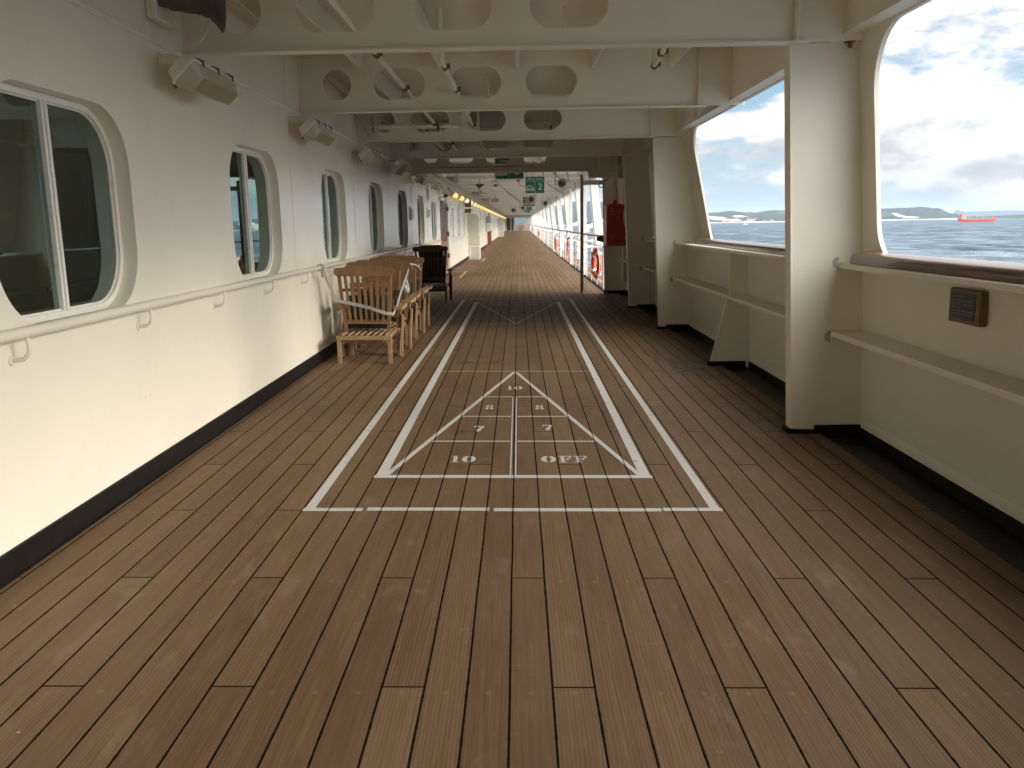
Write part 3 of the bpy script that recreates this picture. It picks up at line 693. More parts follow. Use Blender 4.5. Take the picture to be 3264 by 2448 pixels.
# last beam of the covered part: deeper, haunched at its right end
e = empty('deck_beam', (0, 18.85, 0))
q = MB(); zb = 2.665
q.holed((LX, -1.62, zb, ZC), rrect(-2.035, -1.735, 2.86, 3.17, 0.1499, 10), fnb, 0.013)
q.holed((-1.62, -0.83, zb, ZC), rrect(-1.50, -0.96, 2.85, 3.17, 0.154, 12), fnb, 0.013)
q.holed((-0.83, -0.03, zb, ZC), rrect(-0.69, -0.16, 2.85, 3.17, 0.154, 12), fnb, 0.013)
q.holed((-0.03, 0.75, zb, ZC), rrect(0.10, 0.635, 2.85, 3.17, 0.154, 12), fnb, 0.013)
q.prism([(0.75, 0, zb), (1.53, 0, zb), (1.56, 0, 2.52), (1.95, 0, 2.50), (2.4, 0, 2.50), (2.4, 0, ZC), (0.75, 0, ZC)], (0, 0.013, 0))
q.build('web', P_BEAM, e)
q = MB(); q.box(LX, 1.53, -0.04, 0.06, zb-0.013, zb+0.001, 0.002); q.build('flange', P_BEAM, e)
tag(e, 'deepest and farthest deck beam, shaded, where the covered walk ends', 'beam', 'deck beams with oval cut-outs')

# ================================================================= RIGHT SIDE: pillars, header, bulwark
def xlo(z): return 2.555-0.052*z
def xup(Y, z):
    k = max(0.0, min(1.15, (Y-6.17)/6.43)); return 2.37+(2.75-z)/1.5*(0.13+0.21*k)
def pillar(Y, xb, label, extra=0.0):
    e = empty('pillar', (0, Y, 0)); z0 = fz(xb, Y)-0.03
    xi = lambda z: xb-0.0485*z
    pts = [(xi(z0), 0, z0), (2.56, 0, z0), (xlo(1.25), 0, 1.25)]
    if extra: pts += [(xup(Y, 1.25), 0, 1.25)]
    pts += [(2.375, 0, 2.75), (xi(2.74), 0, 2.74)]
    q = MB(); q.prism(pts, (0, 0.013, 0)); q.build('web', P_BEAM, e)
    q = MB(); q.bar((xi(z0), 0.055, z0), (xi(2.74), 0.055, 2.74), 0.013, 0.125, 0.003, up=(0, 1, 0)); q.build('flange', P_BEAM, e)
    q = MB(); q.prism([(xb-0.03, -0.018, z0-0.01), (2.27, -0.018, z0-0.01), (2.27, -0.018, z0+0.055), (xb-0.03, -0.018, z0+0.065)], (0, 0.05, 0)); q.box(xb-0.03, xb+0.012, -0.018, 0.13, z0-0.01, z0+0.065, 0.004)
    q.prism([(2.2, -0.014, -0.09), (2.56, -0.014, -0.09), (2.56, -0.014, 0.03), (2.2, -0.014, 0.03)], (0, 0.04, 0)); q.build('coaming', BLACK, e)
    # collars where the longitudinal flanges pass
    q = MB()
    for z in (1.238, 0.70):
        q.prism([((2.315 if z > 1 else 2.285)+0.042*math.cos(R_(a)), -0.004, z+0.042*math.sin(R_(a))) for a in range(90, 271, 20)], (0, 0.004, 0))
    q.build('collar', GREYST, e)
    tag(e, label, 'pillar', 'plate pillars carrying the deck beams'); return e
pillar(6.17, 2.033, 'nearest cream plate pillar between the two sea openings')
pillar(12.6, 2.10, 'cream plate pillar at the far end of the second sea opening', 1)
pillar(15.80, 2.07, 'narrow shaded cream plate pillar just before the red locker')
pillar(-0.25, 2.033, 'cream plate pillar beside the camera at the near end of the opening')
# end plate carrying the locker
e = empty('end_plate', (0, 19.12, 0))
q = MB(); q.prism([(1.93, 0, -0.06), (2.56, 0, -0.06), (2.50, 0, 1.25), (2.38, 0, 2.75), (1.87, 0, 2.75)], (0, 0.03, 0)); q.build('plate', P_BEAM, e)
q = MB(); q.box(1.92, 2.5, -0.03, 0.05, -0.09, 0.04, 0.003); q.build('coaming', BLACK, e)
tag(e, 'shaded cream end plate behind the red locker where the railing starts', 'wall')

def bulwark(name, y0, y1, hole, label, rail=None):
    e = empty(name, (0, y0, 0)); L = y1-y0
    q = MB()
    for a, c in ((-0.09, 1.25),):
        q.quad((xlo(a), 0, a), (xlo(a), L, a), (xlo(c), L, c), (xlo(c), 0, c)); q.quad((xlo(a)+0.012, 0, a), (xlo(a)+0.012, L, a), (xlo(c)+0.012, L, c), (xlo(c)+0.012, 0, c))
    q.prism([(xlo(0)-0.010, 0, 0.012), (xlo(0)-0.010, 0, 0.06), (xlo(0.08), 0, 0.08), (xlo(0), 0, 0.012)], (0, L, 0))
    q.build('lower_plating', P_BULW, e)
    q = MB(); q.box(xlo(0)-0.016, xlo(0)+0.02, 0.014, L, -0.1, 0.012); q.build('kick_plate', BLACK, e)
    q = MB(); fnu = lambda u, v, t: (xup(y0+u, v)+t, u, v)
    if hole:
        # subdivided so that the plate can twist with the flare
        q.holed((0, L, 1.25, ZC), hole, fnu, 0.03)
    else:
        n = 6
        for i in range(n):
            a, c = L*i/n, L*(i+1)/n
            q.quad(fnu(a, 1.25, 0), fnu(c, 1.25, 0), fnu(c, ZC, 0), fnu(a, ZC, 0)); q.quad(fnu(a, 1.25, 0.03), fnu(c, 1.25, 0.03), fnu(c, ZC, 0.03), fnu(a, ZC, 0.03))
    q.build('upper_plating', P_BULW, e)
    q = MB(); xo0, xo1 = xup(y0, 1.25)+0.02, xup(y1, 1.25)+0.02
    q.prism([(2.325, 0.014, 1.222), (2.325, L, 1.222), (xo1, L, 1.222), (xo0, 0.014, 1.222)], (0, 0, 0.014)); q.box(2.319, 2.33, 0.014, L, 1.196, 1.232, 0.003); q.build('top_flange', P_BULW, e)
    q = MB(); q.box(2.295, 2.53, 0.014, L, 0.726, 0.738); q.box(2.289, 2.30, 0.014, L, 0.70, 0.739, 0.003); q.build('stringer', P_BULW, e)
    q = MB(); q.box(2.262, 2.274, 0.014, L, 2.80, ZC); q.box(2.235, 2.39, 0.014, L, 2.786, 2.80, 0.003); q.build('header_girder', P_BEAM, e)
    if rail:
        (ya, xa, za), (yb2, xb2, zb2) = rail; q = MB()
        n = 40; prof = []
        for k in range(17):
            a = math.pi*k/16; prof.append((0.115*math.cos(a), 0.008+0.044*math.sin(a)**0.7))
        prof = [(0.115, -0.030), (0.119, -0.01)] + prof + [(-0.119, -0.01), (-0.115, -0.030)]
        rings = []
        for s, sc in ((0, 0.55), (0.012, 0.86), (0.035, 1.0), (L, 1.0)):
            # s measured back from the rounded end at yb2
            pass
        stations = [(1.0, 0.55), (0.9985, 0.85), (0.996, 0.97), (0.992, 1.0)] + [(k/10, 1.0) for k in range(9, -1, -1)]
        for f, sc in stations:
            yy = ya+(yb2-ya)*f; xx = xa+(xb2-xa)*f; zz = za+(zb2-za)*f
            rings.append([q.bm.verts.new((xx+px_*sc, yy-y0, zz-0.034+(pz_+0.034)*sc)) for px_, pz_ in prof])
        for a, c in zip(rings, rings[1:]):
            for i in range(len(prof)):
                j = (i+1) % len(prof); f = q.bm.faces.new((a[i], a[j], c[j], c[i])); f.smooth = True
        q.bm.faces.new(rings[0]); q.build('wood_rail', TEAKRAIL, e)
    tag(e, label, 'bulwark', 'bulwark plating along the ship side'); return e
HO = lambda a, c, r: rrect(a, c, 1.262, 2.775, 0.3, 10, rs=r)
bulwark('bulwark', -0.24, 6.17, HO(0.3, 6.17, (0.25, 0.25, 0.40, 0.40)), 'nearest cream bulwark under the right sea opening, carrying the plaque', ((0.1, 2.475, 1.272), (6.02, 2.445, 1.268)))
far_b = bulwark('bulwark', 6.184, 12.6, HO(0.25, 5.72, (0.2, 0.14, 0.34, 0.34)), 'cream bulwark under the second sea opening, with a triangular bracket', ((6.4, 2.455, 1.268), (11.95, 2.58, 1.262)))
bulwark('bulwark', 12.614, 15.8, None, 'closed cream bulwark plating beyond the second sea opening')
bulwark('bulwark', 15.814, 19.1, None, 'darkest closed bulwark plating behind the vertical pipes')
bulwark('bulwark', YB, -0.25, HO(0.3, 6.1, (0.25, 0.25, 0.36, 0.36)), 'cream bulwark with sea opening behind the camera', ((YB+0.3, 2.475, 1.272), (-0.4, 2.445, 1.268)))
# bracket and stiffener half way along the second bay
q = MB(); q.prism([(2.10, 0, -0.06), (2.56, 0, -0.06), (2.52, 0, 0.70), (2.285, 0, 0.70)], (0, 0.012, 0)); q.bar((2.098, 0.006, -0.06), (2.283, 0.006, 0.70), 0.012, 0.03, 0.002, up=(0, 1, 0))
o = q.build('bracket', P_BULW, far_b); o.location = (0, 9.25-6.184, 0)
q = MB(); q.prism([(2.30, 0, 0.74), (2.50, 0, 0.74), (2.48, 0, 1.22), (2.30, 0, 1.22)], (0, 0.012, 0)); o = q.build('stiffener', P_BULW, far_b); o.location = (0, 9.25-6.184, 0)
q = MB(); q.box(2.08, 2.5, -0.02, 0.03, -0.09, 0.015, 0.003); o = q.build('bracket_coaming', BLACK, far_b); o.location = (0, 9.25-6.184, 0)
# margin seams of the deck around the pillar feet
q = MB()
def seam(mb, a, c, wd=0.0055, dz=0.0015):
    a = Vector((a[0], a[1], fz(*a)+dz)); c = Vector((c[0], c[1], fz(*c)+dz)); d = (c-a); n = Vector((-d.y, d.x, 0)).normalized()*wd/2
    mb.quad(a-n, c-n, c+n, a+n)
CAULK = mat('black_caulk', (0.013, 0.010, 0.008), 0.6)
for Y in (6.17, 12.6, 9.25):
    x0 = 1.84; 
    for a, c in (((2.25, Y-0.30), (x0, Y-0.34)), ((x0, Y-0.34), (x0, Y+0.42)), ((x0, Y+0.42), (2.25, Y+0.38)), ((x0, Y-0.34), (2.03, Y-0.14)), ((x0, Y+0.42), (2.03, Y+0.2)), ((2.03, Y-0.14), (2.24, Y-0.12)), ((2.25, Y-0.30), (2.13, Y-0.13))): seam(q, a, c)
seam(q, (2.105, YB), (2.105, 6.17-0.31)); seam(q, (2.105, 6.57), (2.105, 12.25))
o = q.build('deck_margin_seam', CAULK); tag(o, kind='structure')
# ================================================================= SHUFFLEBOARD COURT
court = empty('shuffleboard_court', (0, 0, 0)); tag(court, 'white painted shuffleboard court with numbered triangles on the teak planks', 'deck court')
XC = -0.056
class Paint(MB):
    def poly(s, pts, dz=0.0022):
        vs = [s.bm.verts.new((x, y, fz(x, y)+dz)) for x, y in pts]; s.bm.faces.new(vs)
    def line(s, a, c, wd, dz=0.0022):
        a, c = Vector(a), Vector(c); d = (c-a).normalized(); n = Vector((-d.y, d.x))*wd/2; k = max(1, int((c-a).length/1.0))
        for i in range(k):
            p, r = a+(c-a)*i/k, a+(c-a)*(i+1)/k; s.poly([p-n, r-n, r+n, p+n], dz)
OW, IW = 1.157, 0.868
q = Paint()
q.line((XC-OW+0.036, 4.42), (XC-OW+0.055, 17.5), 0.055); q.line((XC+OW-0.036, 4.42), (XC+OW-0.03, 17.7), 0.053)
# front line, patched with short strips of tape
xs = [XC-OW, XC-OW+0.33, XC-OW+0.355, XC-OW+1.03, XC-OW+1.055, XC-OW+1.98, XC-OW+1.99, XC+OW]
for k in range(0, 8, 2): q.line((xs[k], 4.425+0.004*(k % 4)), (xs[k+1], 4.425+0.004*(k % 4)), 0.052, 0.0026)
q.build('outer_line', MARK, court)
q = Paint(); q.line((XC-OW+0.1, 17.66), (XC+OW, 17.68), 0.06); q.build('outer_line', MARKF, court)
q = Paint(); q.line((XC-IW+0.042, 5.02), (XC-IW+0.06, 16.9), 0.066); q.line((XC+IW-0.042, 5.02), (XC+IW-0.03, 17.0), 0.066)
q.line((XC-IW, 5.045), (XC+IW, 5.045), 0.062, 0.0026); q.line((XC-IW+0.085, 8.86), (XC+IW-0.085, 8.86), 0.020, 0.003); q.build('inner_line', MARK, court)
q = Paint(); q.line((XC-IW, 13.2), (XC+IW, 13.2), 0.025); q.build('foul_line', MARKF, court)
q = Paint(); q.line((XC-IW, 16.97), (XC+IW, 17.0), 0.05); q.build('inner_line', MARKF, court)
def triangle(y0, y1, m):
    sg = 1 if y1 > y0 else -1; hw = IW-0.075; q = Paint(); W_ = lambda y: hw*(y1-y)/(y1-y0)
    q.line((XC-hw, y0+sg*0.03), (XC-0.012, y1-sg*0.02), 0.036, 0.0030); q.line((XC+hw, y0+sg*0.03), (XC+0.012, y1-sg*0.02), 0.036, 0.0030)
    for f in (0.2287, 0.4415, 0.652): y = y0+(y1-y0)*f; q.line((XC-W_(y)+0.02, y), (XC-0.026, y), 0.028, 0.0026); q.line((XC+0.026, y), (XC+W_(y)-0.02, y), 0.028, 0.0026)
    ym = y0+(y1-y0)*0.652; q.line((XC-0.016, y0), (XC-0.016, ym), 0.009, 0.0030); q.line((XC+0.016, y0), (XC+0.016, ym), 0.009, 0.0030)
    q.build('scoring_triangle', m, court)
triangle(5.05, 8.82, MARK); triangle(16.97, 13.25, MARKF)
# stencilled figures (each glyph a set of polygons in a unit cell, width w, height 1)
def arc(cx, cy, rx, ry, a0, a1, n=12): return [(cx+rx*math.cos(R_(a0+(a1-a0)*i/n)), cy+ry*math.sin(R_(a0+(a1-a0)*i/n))) for i in range(n+1)]
def fat_o(cx, cy, rx, ry, ix, iy):
    """two fat crescents with stencil bridges top and bottom"""
    out = []
    for s in (1, -1):
        o = arc(0, 0, rx, ry, -80, 80); i = arc(0, 0, ix, iy, 68, -68)
        out.append([(cx+s*x, cy+y) for x, y in o+i])
    return out
GL = {
 '1': (0.62, [[(0.18, 0.12), (0.44, 0.12), (0.44, 0.88), (0.18, 0.88)], [(0.0, 0), (0.62, 0), (0.62, 0.09), (0.0, 0.09)], [(0.04, 0.91), (0.44, 0.91), (0.44, 1.0), (0.04, 1.0)]]),
 '0': (0.98, fat_o(0.49, 0.5, 0.49, 0.5, 0.14, 0.42)),
 'O': (1.05, fat_o(0.52, 0.5, 0.52, 0.5, 0.17, 0.41)),
 '8': (0.86, fat_o(0.43, 0.25, 0.43, 0.25, 0.12, 0.16)+fat_o(0.43, 0.76, 0.38, 0.24, 0.11, 0.15)),
 '7': (0.84, [[(0.0, 0.74), (0.08, 0.74), (0.14, 0.84), (0.84, 0.84), (0.84, 1.0), (0.0, 1.0)], [(0.60, 0.80), (0.84, 0.80), (0.62, 0.40), (0.55, 0.0), (0.22, 0.0), (0.30, 0.38)]]),
 'F': (0.92, [[(0.16, 0.10), (0.42, 0.10), (0.42, 0.90), (0.16, 0.90)], [(0, 0), (0.58, 0), (0.58, 0.08), (0, 0.08)], [(0, 0.92), (0.92, 0.92), (0.92, 1.0), (0, 1.0)], [(0.80, 0.66), (0.92, 0.66), (0.92, 0.88), (0.70, 0.88)], [(0.46, 0.46), (0.66, 0.46), (0.66, 0.56), (0.46, 0.56)], [(0.62, 0.34), (0.72, 0.34), (0.72, 0.68), (0.62, 0.68)]]),
}
def word(txt, x, y, h, wd, m, flip=1):
    """wd = width of one unit cell in metres, h = height along the deck"""
    tot = sum(GL[c][0] for c in txt)*wd + 0.16*wd*(len(txt)-1); cx = -tot/2; q = Paint()
    for c in txt:
        w_, polys = GL[c]
        for p in polys: q.poly([(x+flip*(cx+px_*wd), y+flip*(py_-0.5)*h) for px_, py_ in p], 0.0028)
        cx += (w_+0.16)*wd
    q.build('painted_figure', m, court)
word('10', XC-0.335, 5.44, 0.155, 0.095, MARK); word('OFF', XC+0.34, 5.44, 0.155, 0.096, MARK)
word('7', XC-0.27, 6.29, 0.17, 0.095, MARK); word('7', XC+0.26, 6.33, 0.17, 0.095, MARK)
word('8', XC-0.215, 7.06, 0.17, 0.088, MARK); word('8', XC+0.215, 7.06, 0.17, 0.088, MARK)
word('10', XC+0.0, 7.93, 0.17, 0.082, MARK)
word('10', XC+0.335, 16.5, 0.155, 0.095, MARKF, -1); word('OFF', XC-0.34, 16.5, 0.155, 0.096, MARKF, -1)
word('7', XC+0.27, 15.7, 0.17, 0.095, MARKF, -1); word('7', XC-0.27, 15.7, 0.17, 0.095, MARKF, -1)
word('8', XC+0.215, 14.95, 0.17, 0.088, MARKF, -1); word('8', XC-0.215, 14.95, 0.17, 0.088, MARKF, -1); word('10', XC, 14.1, 0.17, 0.082, MARKF, -1)
# yellow door marks far along the left side
q = Paint()
for (a, c) in (((-1.75, 24.9), (-1.75, 28.2)), ((-2.27, 28.2), (-1.72, 28.2)), ((-1.55, 36.2), (-1.55, 39.6)), ((-2.27, 36.2), (-1.52, 36.2))): q.line(a, c, 0.07)
o = q.build('yellow_deck_line', YELL); tag(o, kind='structure')
# water and dirt stains near the right side of the deck
STAIN = mat('damp_stain', (0.080, 0.052, 0.034), 0.45, var=0.4, vscale=10)
def blob(x, y, rx, ry, rnd, dz=0.0012):
    n = 26; ph = rnd.uniform(0, 6); q.poly([(x+rx*(1+0.3*math.sin(3*a+ph)+0.16*math.sin(7*a+ph*2)+rnd.uniform(-.12, .12))*math.cos(a), y+ry*(1+0.3*math.sin(3*a+ph)+rnd.uniform(-.12, .12))*math.sin(a)) for a in [2*math.pi*i/n for i in range(n)]], dz)
rnd = random.Random(5); q = Paint()
for (x, y, rx, ry) in ((1.74, 9.45, 0.055, 0.42), (1.88, 9.0, 0.06, 0.30), (1.62, 9.9, 0.03, 0.35), (1.80, 8.75, 0.12, 0.05), (1.97, 9.25, 0.04, 0.16), (1.70, 8.95, 0.05, 0.10), (1.52, 10.2, 0.02, 0.2), (-0.62, 9.45, 0.10, 0.05), (-0.4, 9.42, 0.13, 0.025), (-0.2, 9.5, 0.03, 0.03), (0.75, 9.3, 0.2, 0.018), (-0.7, 10.1, 0.035, 0.12), (0.72, 12.9, 0.03, 0.08)): blob(x, y, rx, ry, rnd)
o = q.build('deck_stain', STAIN); tag(o, kind='structure')

# ================================================================= HANDRAIL ON THE WALL
hr = empty('wall_handrail', (0, 0, 0)); tag(hr, 'long cream tubular handrail on hooked brackets along the wall under the windows', 'handrail')
HX, HZ = LX+0.085, 1.112
q = MB(); q.tube([(HX, YB+0.1, HZ), (HX, 24.2, HZ), (HX-0.03, 24.28, HZ), (LX, 24.3, HZ)], 0.0265, 16); q.build('rail_tube', P_WALL, hr)
y = 3.72-1.28*6
while y < 24:
    q = MB(); q.tube([(HX, y, HZ-0.02), (HX+0.004, y, HZ-0.075), (HX-0.006, y, HZ-0.105), (HX-0.03, y, HZ-0.125), (LX-0.01, y, HZ-0.128)], 0.0105, 8)
    q.lathe([(0, 0.026), (0.008, 0.024), (0.008, 0)], (LX, y, HZ-0.128), (1, 0, 0), 14); q.build('bracket', P_WALL, hr); y += 1.28
hr2 = empty('wall_handrail', (0, 0, 0)); tag(hr2, 'white handrail along the far sunlit wall beyond the brown door', 'handrail')
q = MB(); q.tube([(LX, 28.6, HZ), (HX, 28.65, HZ), (HX, 36.2, HZ), (LX, 36.25, HZ)], 0.0265, 12)
q.tube([(LX, 40.6, HZ), (HX, 40.65, HZ), (HX, 95, HZ), (LX, 95.1, HZ)], 0.0265, 8); q.build('rail_tube', P_WHITE, hr2)
for y in [29.2+1.4*i for i in range(5)]:
    q = MB(); q.tube([(HX, y, HZ-0.02), (HX, y, HZ-0.09), (LX, y, HZ-0.13)], 0.011, 6); q.build('bracket', P_WHITE, hr2)

# ================================================================= WALL CONDUIT
q = MB(); q.tube([(LX+0.012, YB, 2.725), (LX+0.012, YT, 2.725)], 0.011, 8); q.box(LX, LX+0.010, YB, YT, 2.705, 2.728)
o = q.build('wall_conduit', P_WALL); tag(o, 'thin cream conduit strip running along the wall just below the deck beams', 'conduit')

# ================================================================= WALL LAMPS
def make_lamp(lens_mat):
    e = empty('wall_lamp', (0, 0, 0)); ux = Vector((0.7071, 0, 0.7071)); nx = Vector((0.7071, 0, -0.7071)); c0 = Vector((0.213, 0, 2.52))
    def P(u, n_, y): p = c0+ux*u+nx*n_; return Vector((p.x, y, p.z))
    def sect(mb, prof0, prof1, y0, y1, inset):
        """tray: loop at n0 and n1 with rounded ends"""
        def loop(h, n_, ins):
            r = 0.035; o = rrect(-h, h, y0+ins, y1-ins, r, 4); return [mb.bm.verts.new(P(a, n_, b_)) for a, b_ in o]
        A = loop(*prof0); B = loop(*prof1)
        for i in range(len(A)):
            j = (i+1) % len(A); f = mb.bm.faces.new((A[i], A[j], B[j], B[i])); f.smooth = True
        return A, B
    L = 0.80; y0, y1 = -L/2, L/2
    q = MB(); A, B = sect(q, (0.078, -0.075, 0.012), (0.098, -0.012, 0.0), y0, y1, 0); q.bm.faces.new(A)
    A, B = sect(q, (0.106, -0.012, -0.006), (0.106, 0.004, -0.006), y0, y1, 0); q.bm.faces.new(A); q.bm.faces.new(B)
    hs = q.build('housing', P_FRAME, e)
    q = MB(); A, B = sect(q, (0.094, 0.004, 0.004), (0.082, 0.030, 0.02), y0, y1, 0); A, B = sect(q, (0.082, 0.030, 0.02), (0.056, 0.098, 0.06), y0, y1, 0); q.bm.faces.new(B)
    df_ = q.build('diffuser', lens_mat, e)
    if lens_mat is PLASTIC:
        q = MB(); q.bm.faces.new([q.bm.verts.new(P(a_, 0.0995, b_)) for a_, b_ in rrect(-0.050, 0.050, y0+0.068, y1-0.068, 0.012, 3)]); q.build('front_panel', PANELM, df_)
    for yy in (-0.30, -0.02, 0.26):
        q = MB(); p = P(0.104, 0.0, yy); q.tube([P(0.098, -0.03, yy-0.015), P(0.112, -0.012, yy), P(0.112, 0.012, yy+0.02), P(0.096, 0.02, yy+0.05)], 0.006, 6)
        q.tube([P(0.108, -0.018, yy+0.03), P(0.115, 0.006, yy+0.045)], 0.007, 6); q.build('clip', DARKMET, e)
    q = MB(); q.tube([P(-0.104, 0.0, y0+0.03), P(-0.112, 0.014, y0+0.05)], 0.010, 6); q.build('clip', DARKMET, e)
    q = MB(); q.tube([(0, -0.20, 2.625), (0.06, -0.20, 2.632), (0.11, -0.20, 2.618), tuple(P(0.0, -0.07, -0.20))], [0.034, 0.034, 0.034, 0.030], 14); q.lathe([(0, 0.045), (0.01, 0.043), (0.01, 0)], (0, -0.20, 2.625), (1, 0, 0), 16)
    q.build('arm', P_WALL, e)
    return e
proto = make_lamp(PLASTIC); lit1 = make_lamp(LITY); lit2 = make_lamp(LITW)
ords = ['nearest unlit', 'second unlit', 'third unlit', 'fourth unlit', 'fifth unlit', 'sixth unlit', 'seventh unlit']
used = {}
for k in range(45):
    y = 5.90+3.19*k
    if y > YE-1.5: break
    src = proto if k < 7 else (lit2 if k in (9, 11) or k % 7 == 3 else lit1)
    if src.name in used: o = copy_tree(src)
    else: o = src; used[src.name] = 1
    o.location = (LX, y-0.0, 0)
    if k < 7: tag(o, '%s cream lamp of the row above the windows, counting from the camera' % ords[k], 'lamp', 'lamps in a row along the wall')
    elif k == 7: tag(o, 'first glowing yellow lamp of the far row, above the brown door', 'lamp', 'lamps in a row along the wall')
    elif k < 20: tag(o, '%s lamp of the row along the wall, glowing %s' % (['ninth', 'tenth', 'eleventh', 'twelfth', 'thirteenth', 'fourteenth', 'fifteenth', 'sixteenth', 'seventeenth', 'eighteenth', 'nineteenth', 'twentieth'][k-8], 'pale green' if src is lit2 else 'yellow'), 'lamp', 'lamps in a row along the wall')
    elif src is lit2: tag(o, 'lamp with a pale greenish glow among the farthest, merged yellow lamps', 'lamp', 'pale greenish lamps at the far end of the row')
    else: tag(o, 'glowing yellow lamp in the farthest, merged part of the row', 'lamp', 'merged yellow lamps at the far end of the row')
o = copy_tree(proto); o.location = (LX, 2.71, 0); tag(o, 'unlit cream wall lamp beside the camera outside the view', 'lamp', 'lamps in a row along the wall')

# ================================================================= HORN SPEAKER
def horn_obj(scale, m, loc, axis, label, group=None, cable=True):
    e = empty('horn_speaker', loc)
    ax = Vector(axis).normalized()
    q = MB(); prof = [(-0.19, 0.0), (-0.19, 0.062), (-0.175, 0.07), (-0.10, 0.07), (-0.09, 0.078), (-0.02, 0.080), (0.02, 0.088), (0.06, 0.104), (0.10, 0.135), (0.125, 0.165), (0.137, 0.183), (0.143, 0.186), (0.140, 0.180), (0.10, 0.125), (0.03, 0.06), (0.0, 0.03), (0.0, 0.0)]
    q.lathe([(a*scale, r*scale) for a, r in prof], (0, 0, 0), ax, 40); q.build('horn', m, e)
    q = MB(); q.lathe([(-0.255*scale, 0), (-0.255*scale, 0.045*scale), (-0.245*scale, 0.052*scale), (-0.19*scale, 0.055*scale)], (0, 0, 0), ax, 20); q.build('driver', DARKMET, e)
    q = MB(); s = scale
    side = ax.cross(Vector((0, 0, 1))).normalized()
    q.tube([ -ax*0.14*s+side*0.09*s, -ax*0.14*s+side*0.10*s+Vector((0, 0, 0.13*s)), -ax*0.2*s+Vector((0, 0, 0.20*s)), -ax*0.30*s+Vector((0, 0, 0.20*s))], 0.012*s, 8); q.build('bracket', m, e)
    if cable:
        for dy in (0.0, 0.012):
            q = MB(); pts = []
            for i in range(17):
                f = i/16; a = Vector((-0.185, -0.03+dy, -0.06)); c = Vector((0.075, -0.02+dy, -0.09)); p = a+(c-a)*f; p.z -= 0.185*math.sin(math.pi*f)**0.8+0.01*dy; pts.append(p)
            q.tube(pts, 0.0068, 8); q.build('cable', CABLE, e)
    tag(e, label, 'speaker', group); return e
horn_obj(0.94, HORN, (-1.985, 5.62, 2.955), (1, 0.16, -0.05), 'big brown-grey horn loudspeaker with looped cables hanging by the nearest beam')
# its mounting box on the wall
q = MB(); q.box(LX, LX+0.07, 5.52, 5.90, 2.84, 3.2, 0.012)
o = q.build('junction_box', P_WALL); tag(o, 'cream junction box on the wall behind the big horn loudspeaker', 'junction box')

# ================================================================= PIPES IN THE DECKHEAD
def pipe(name, pts, r, m, label, cat='pipe', clamps=()):
    e = empty(name, (0, 0, 0)); q = MB(); q.tube(pts, r, 12); q.build('tube', m, e)
    for c in clamps:
        q = MB(); q.tube([Vector(c)-Vector((0, 0.035, 0)), Vector(c)+Vector((0, 0.035, 0))], r*1.45, 10); q.box(c[0]+r, c[0]+r+0.03, c[1]-0.012, c[1]+0.012, c[2]-0.01, c[2]+0.03, 0.003); q.build('clamp', RUST, e)
    tag(e, label, cat); return e
pipe('pipe', [(-1.14, -5, 2.93), (-1.15, 18.5, 2.95)], 0.021, P_BEAM, 'white pipe with rusty clamps threaded through the second holes of the beams', clamps=[(-1.14, y, 2.93) for y in (5.3, 7.25, 9.0, 12.1, 15.0)])
pipe('pipe', [(-0.62, 7.35, 3.3), (-0.62, 7.4, 2.92), (-0.62, 7.5, 2.90), (-0.61, 18.5, 2.93)], 0.018, P_BEAM, 'thinner white pipe dropping behind the first beam, with rusty clamps', clamps=[(-0.62, 7.7, 2.90), (-0.615, 9.0, 2.905), (-0.614, 12.2, 2.91)])
pipe('pipe', [(1.13, 6.7, 3.3), (1.13, 6.75, 2.86), (1.14, 6.9, 2.845), (1.23, 7.9, 2.915), (1.24, 7.95, 3.3)], 0.022, P_BEAM, 'short white pipe with rusty ends between the first two beams, right side', clamps=[(1.14, 6.95, 2.85), (1.23, 7.85, 2.91)])
for i, x in enumerate((-1.66, -0.82, 0.84)):
    pass

# tube light on the face of the third beam
e = empty('tube_light', (0, 12.33, 0)); tag(e, 'long white tube light fixed across the face of the third beam', 'light')
q = MB(); q.tube([(-2.03, 0, 2.925), (-0.84, 0, 2.925)], 0.030, 14); q.build('tube', P_BEAM, e)
q = MB(); q.tube([(-2.04, 0, 2.925), (-2.02, 0, 2.925)], 0.036, 12); q.box(-2.045, -2.03, -0.03, 0.09, 2.86, 3.10, 0.003); q.build('clamp', RUST, e)
q = MB(); q.box(-1.12, -1.10, -0.035, 0.09, 2.86, 2.97, 0.003); q.tube([(-1.13, 0, 2.925), (-1.09, 0, 2.925)], 0.037, 12); q.build('clamp', RUST, e)
q = MB(); q.tube([(-0.84, 0, 2.925), (-0.80, 0, 2.93), (-0.74, 0, 2.97), (-0.70, 0, 3.05), (-0.72, 0.0, 3.12), (-0.78, 0.05, 3.16)], 0.008, 6); q.box(-0.83, -0.78, 0.02, 0.08, 3.06, 3.13, 0.004); q.build('cable', CABLE, e)
e = empty('cable_bundle', (0, 12.28, 0)); tag(e, 'loops of white cable hanging beside the tube light near the wall', 'cables')
for i in range(7):
    q = MB(); pts = []
    for k in range(15):
        f = k/14; x = -2.28+0.03*i*0.3+(0.30+0.012*i)*f; z = 3.10-0.02*i*0.4 - (0.10+0.035*i)*math.sin(math.pi*min(1, f*1.15))**0.9*(0.6+0.8*f) + 0.02*f; pts.append((x, 0.01*i-0.03, z))
    pts.append((-1.985, 0.01*i-0.03, 3.18)); q.tube(pts, 0.0065, 6); q.build('cable', CABLE, e)
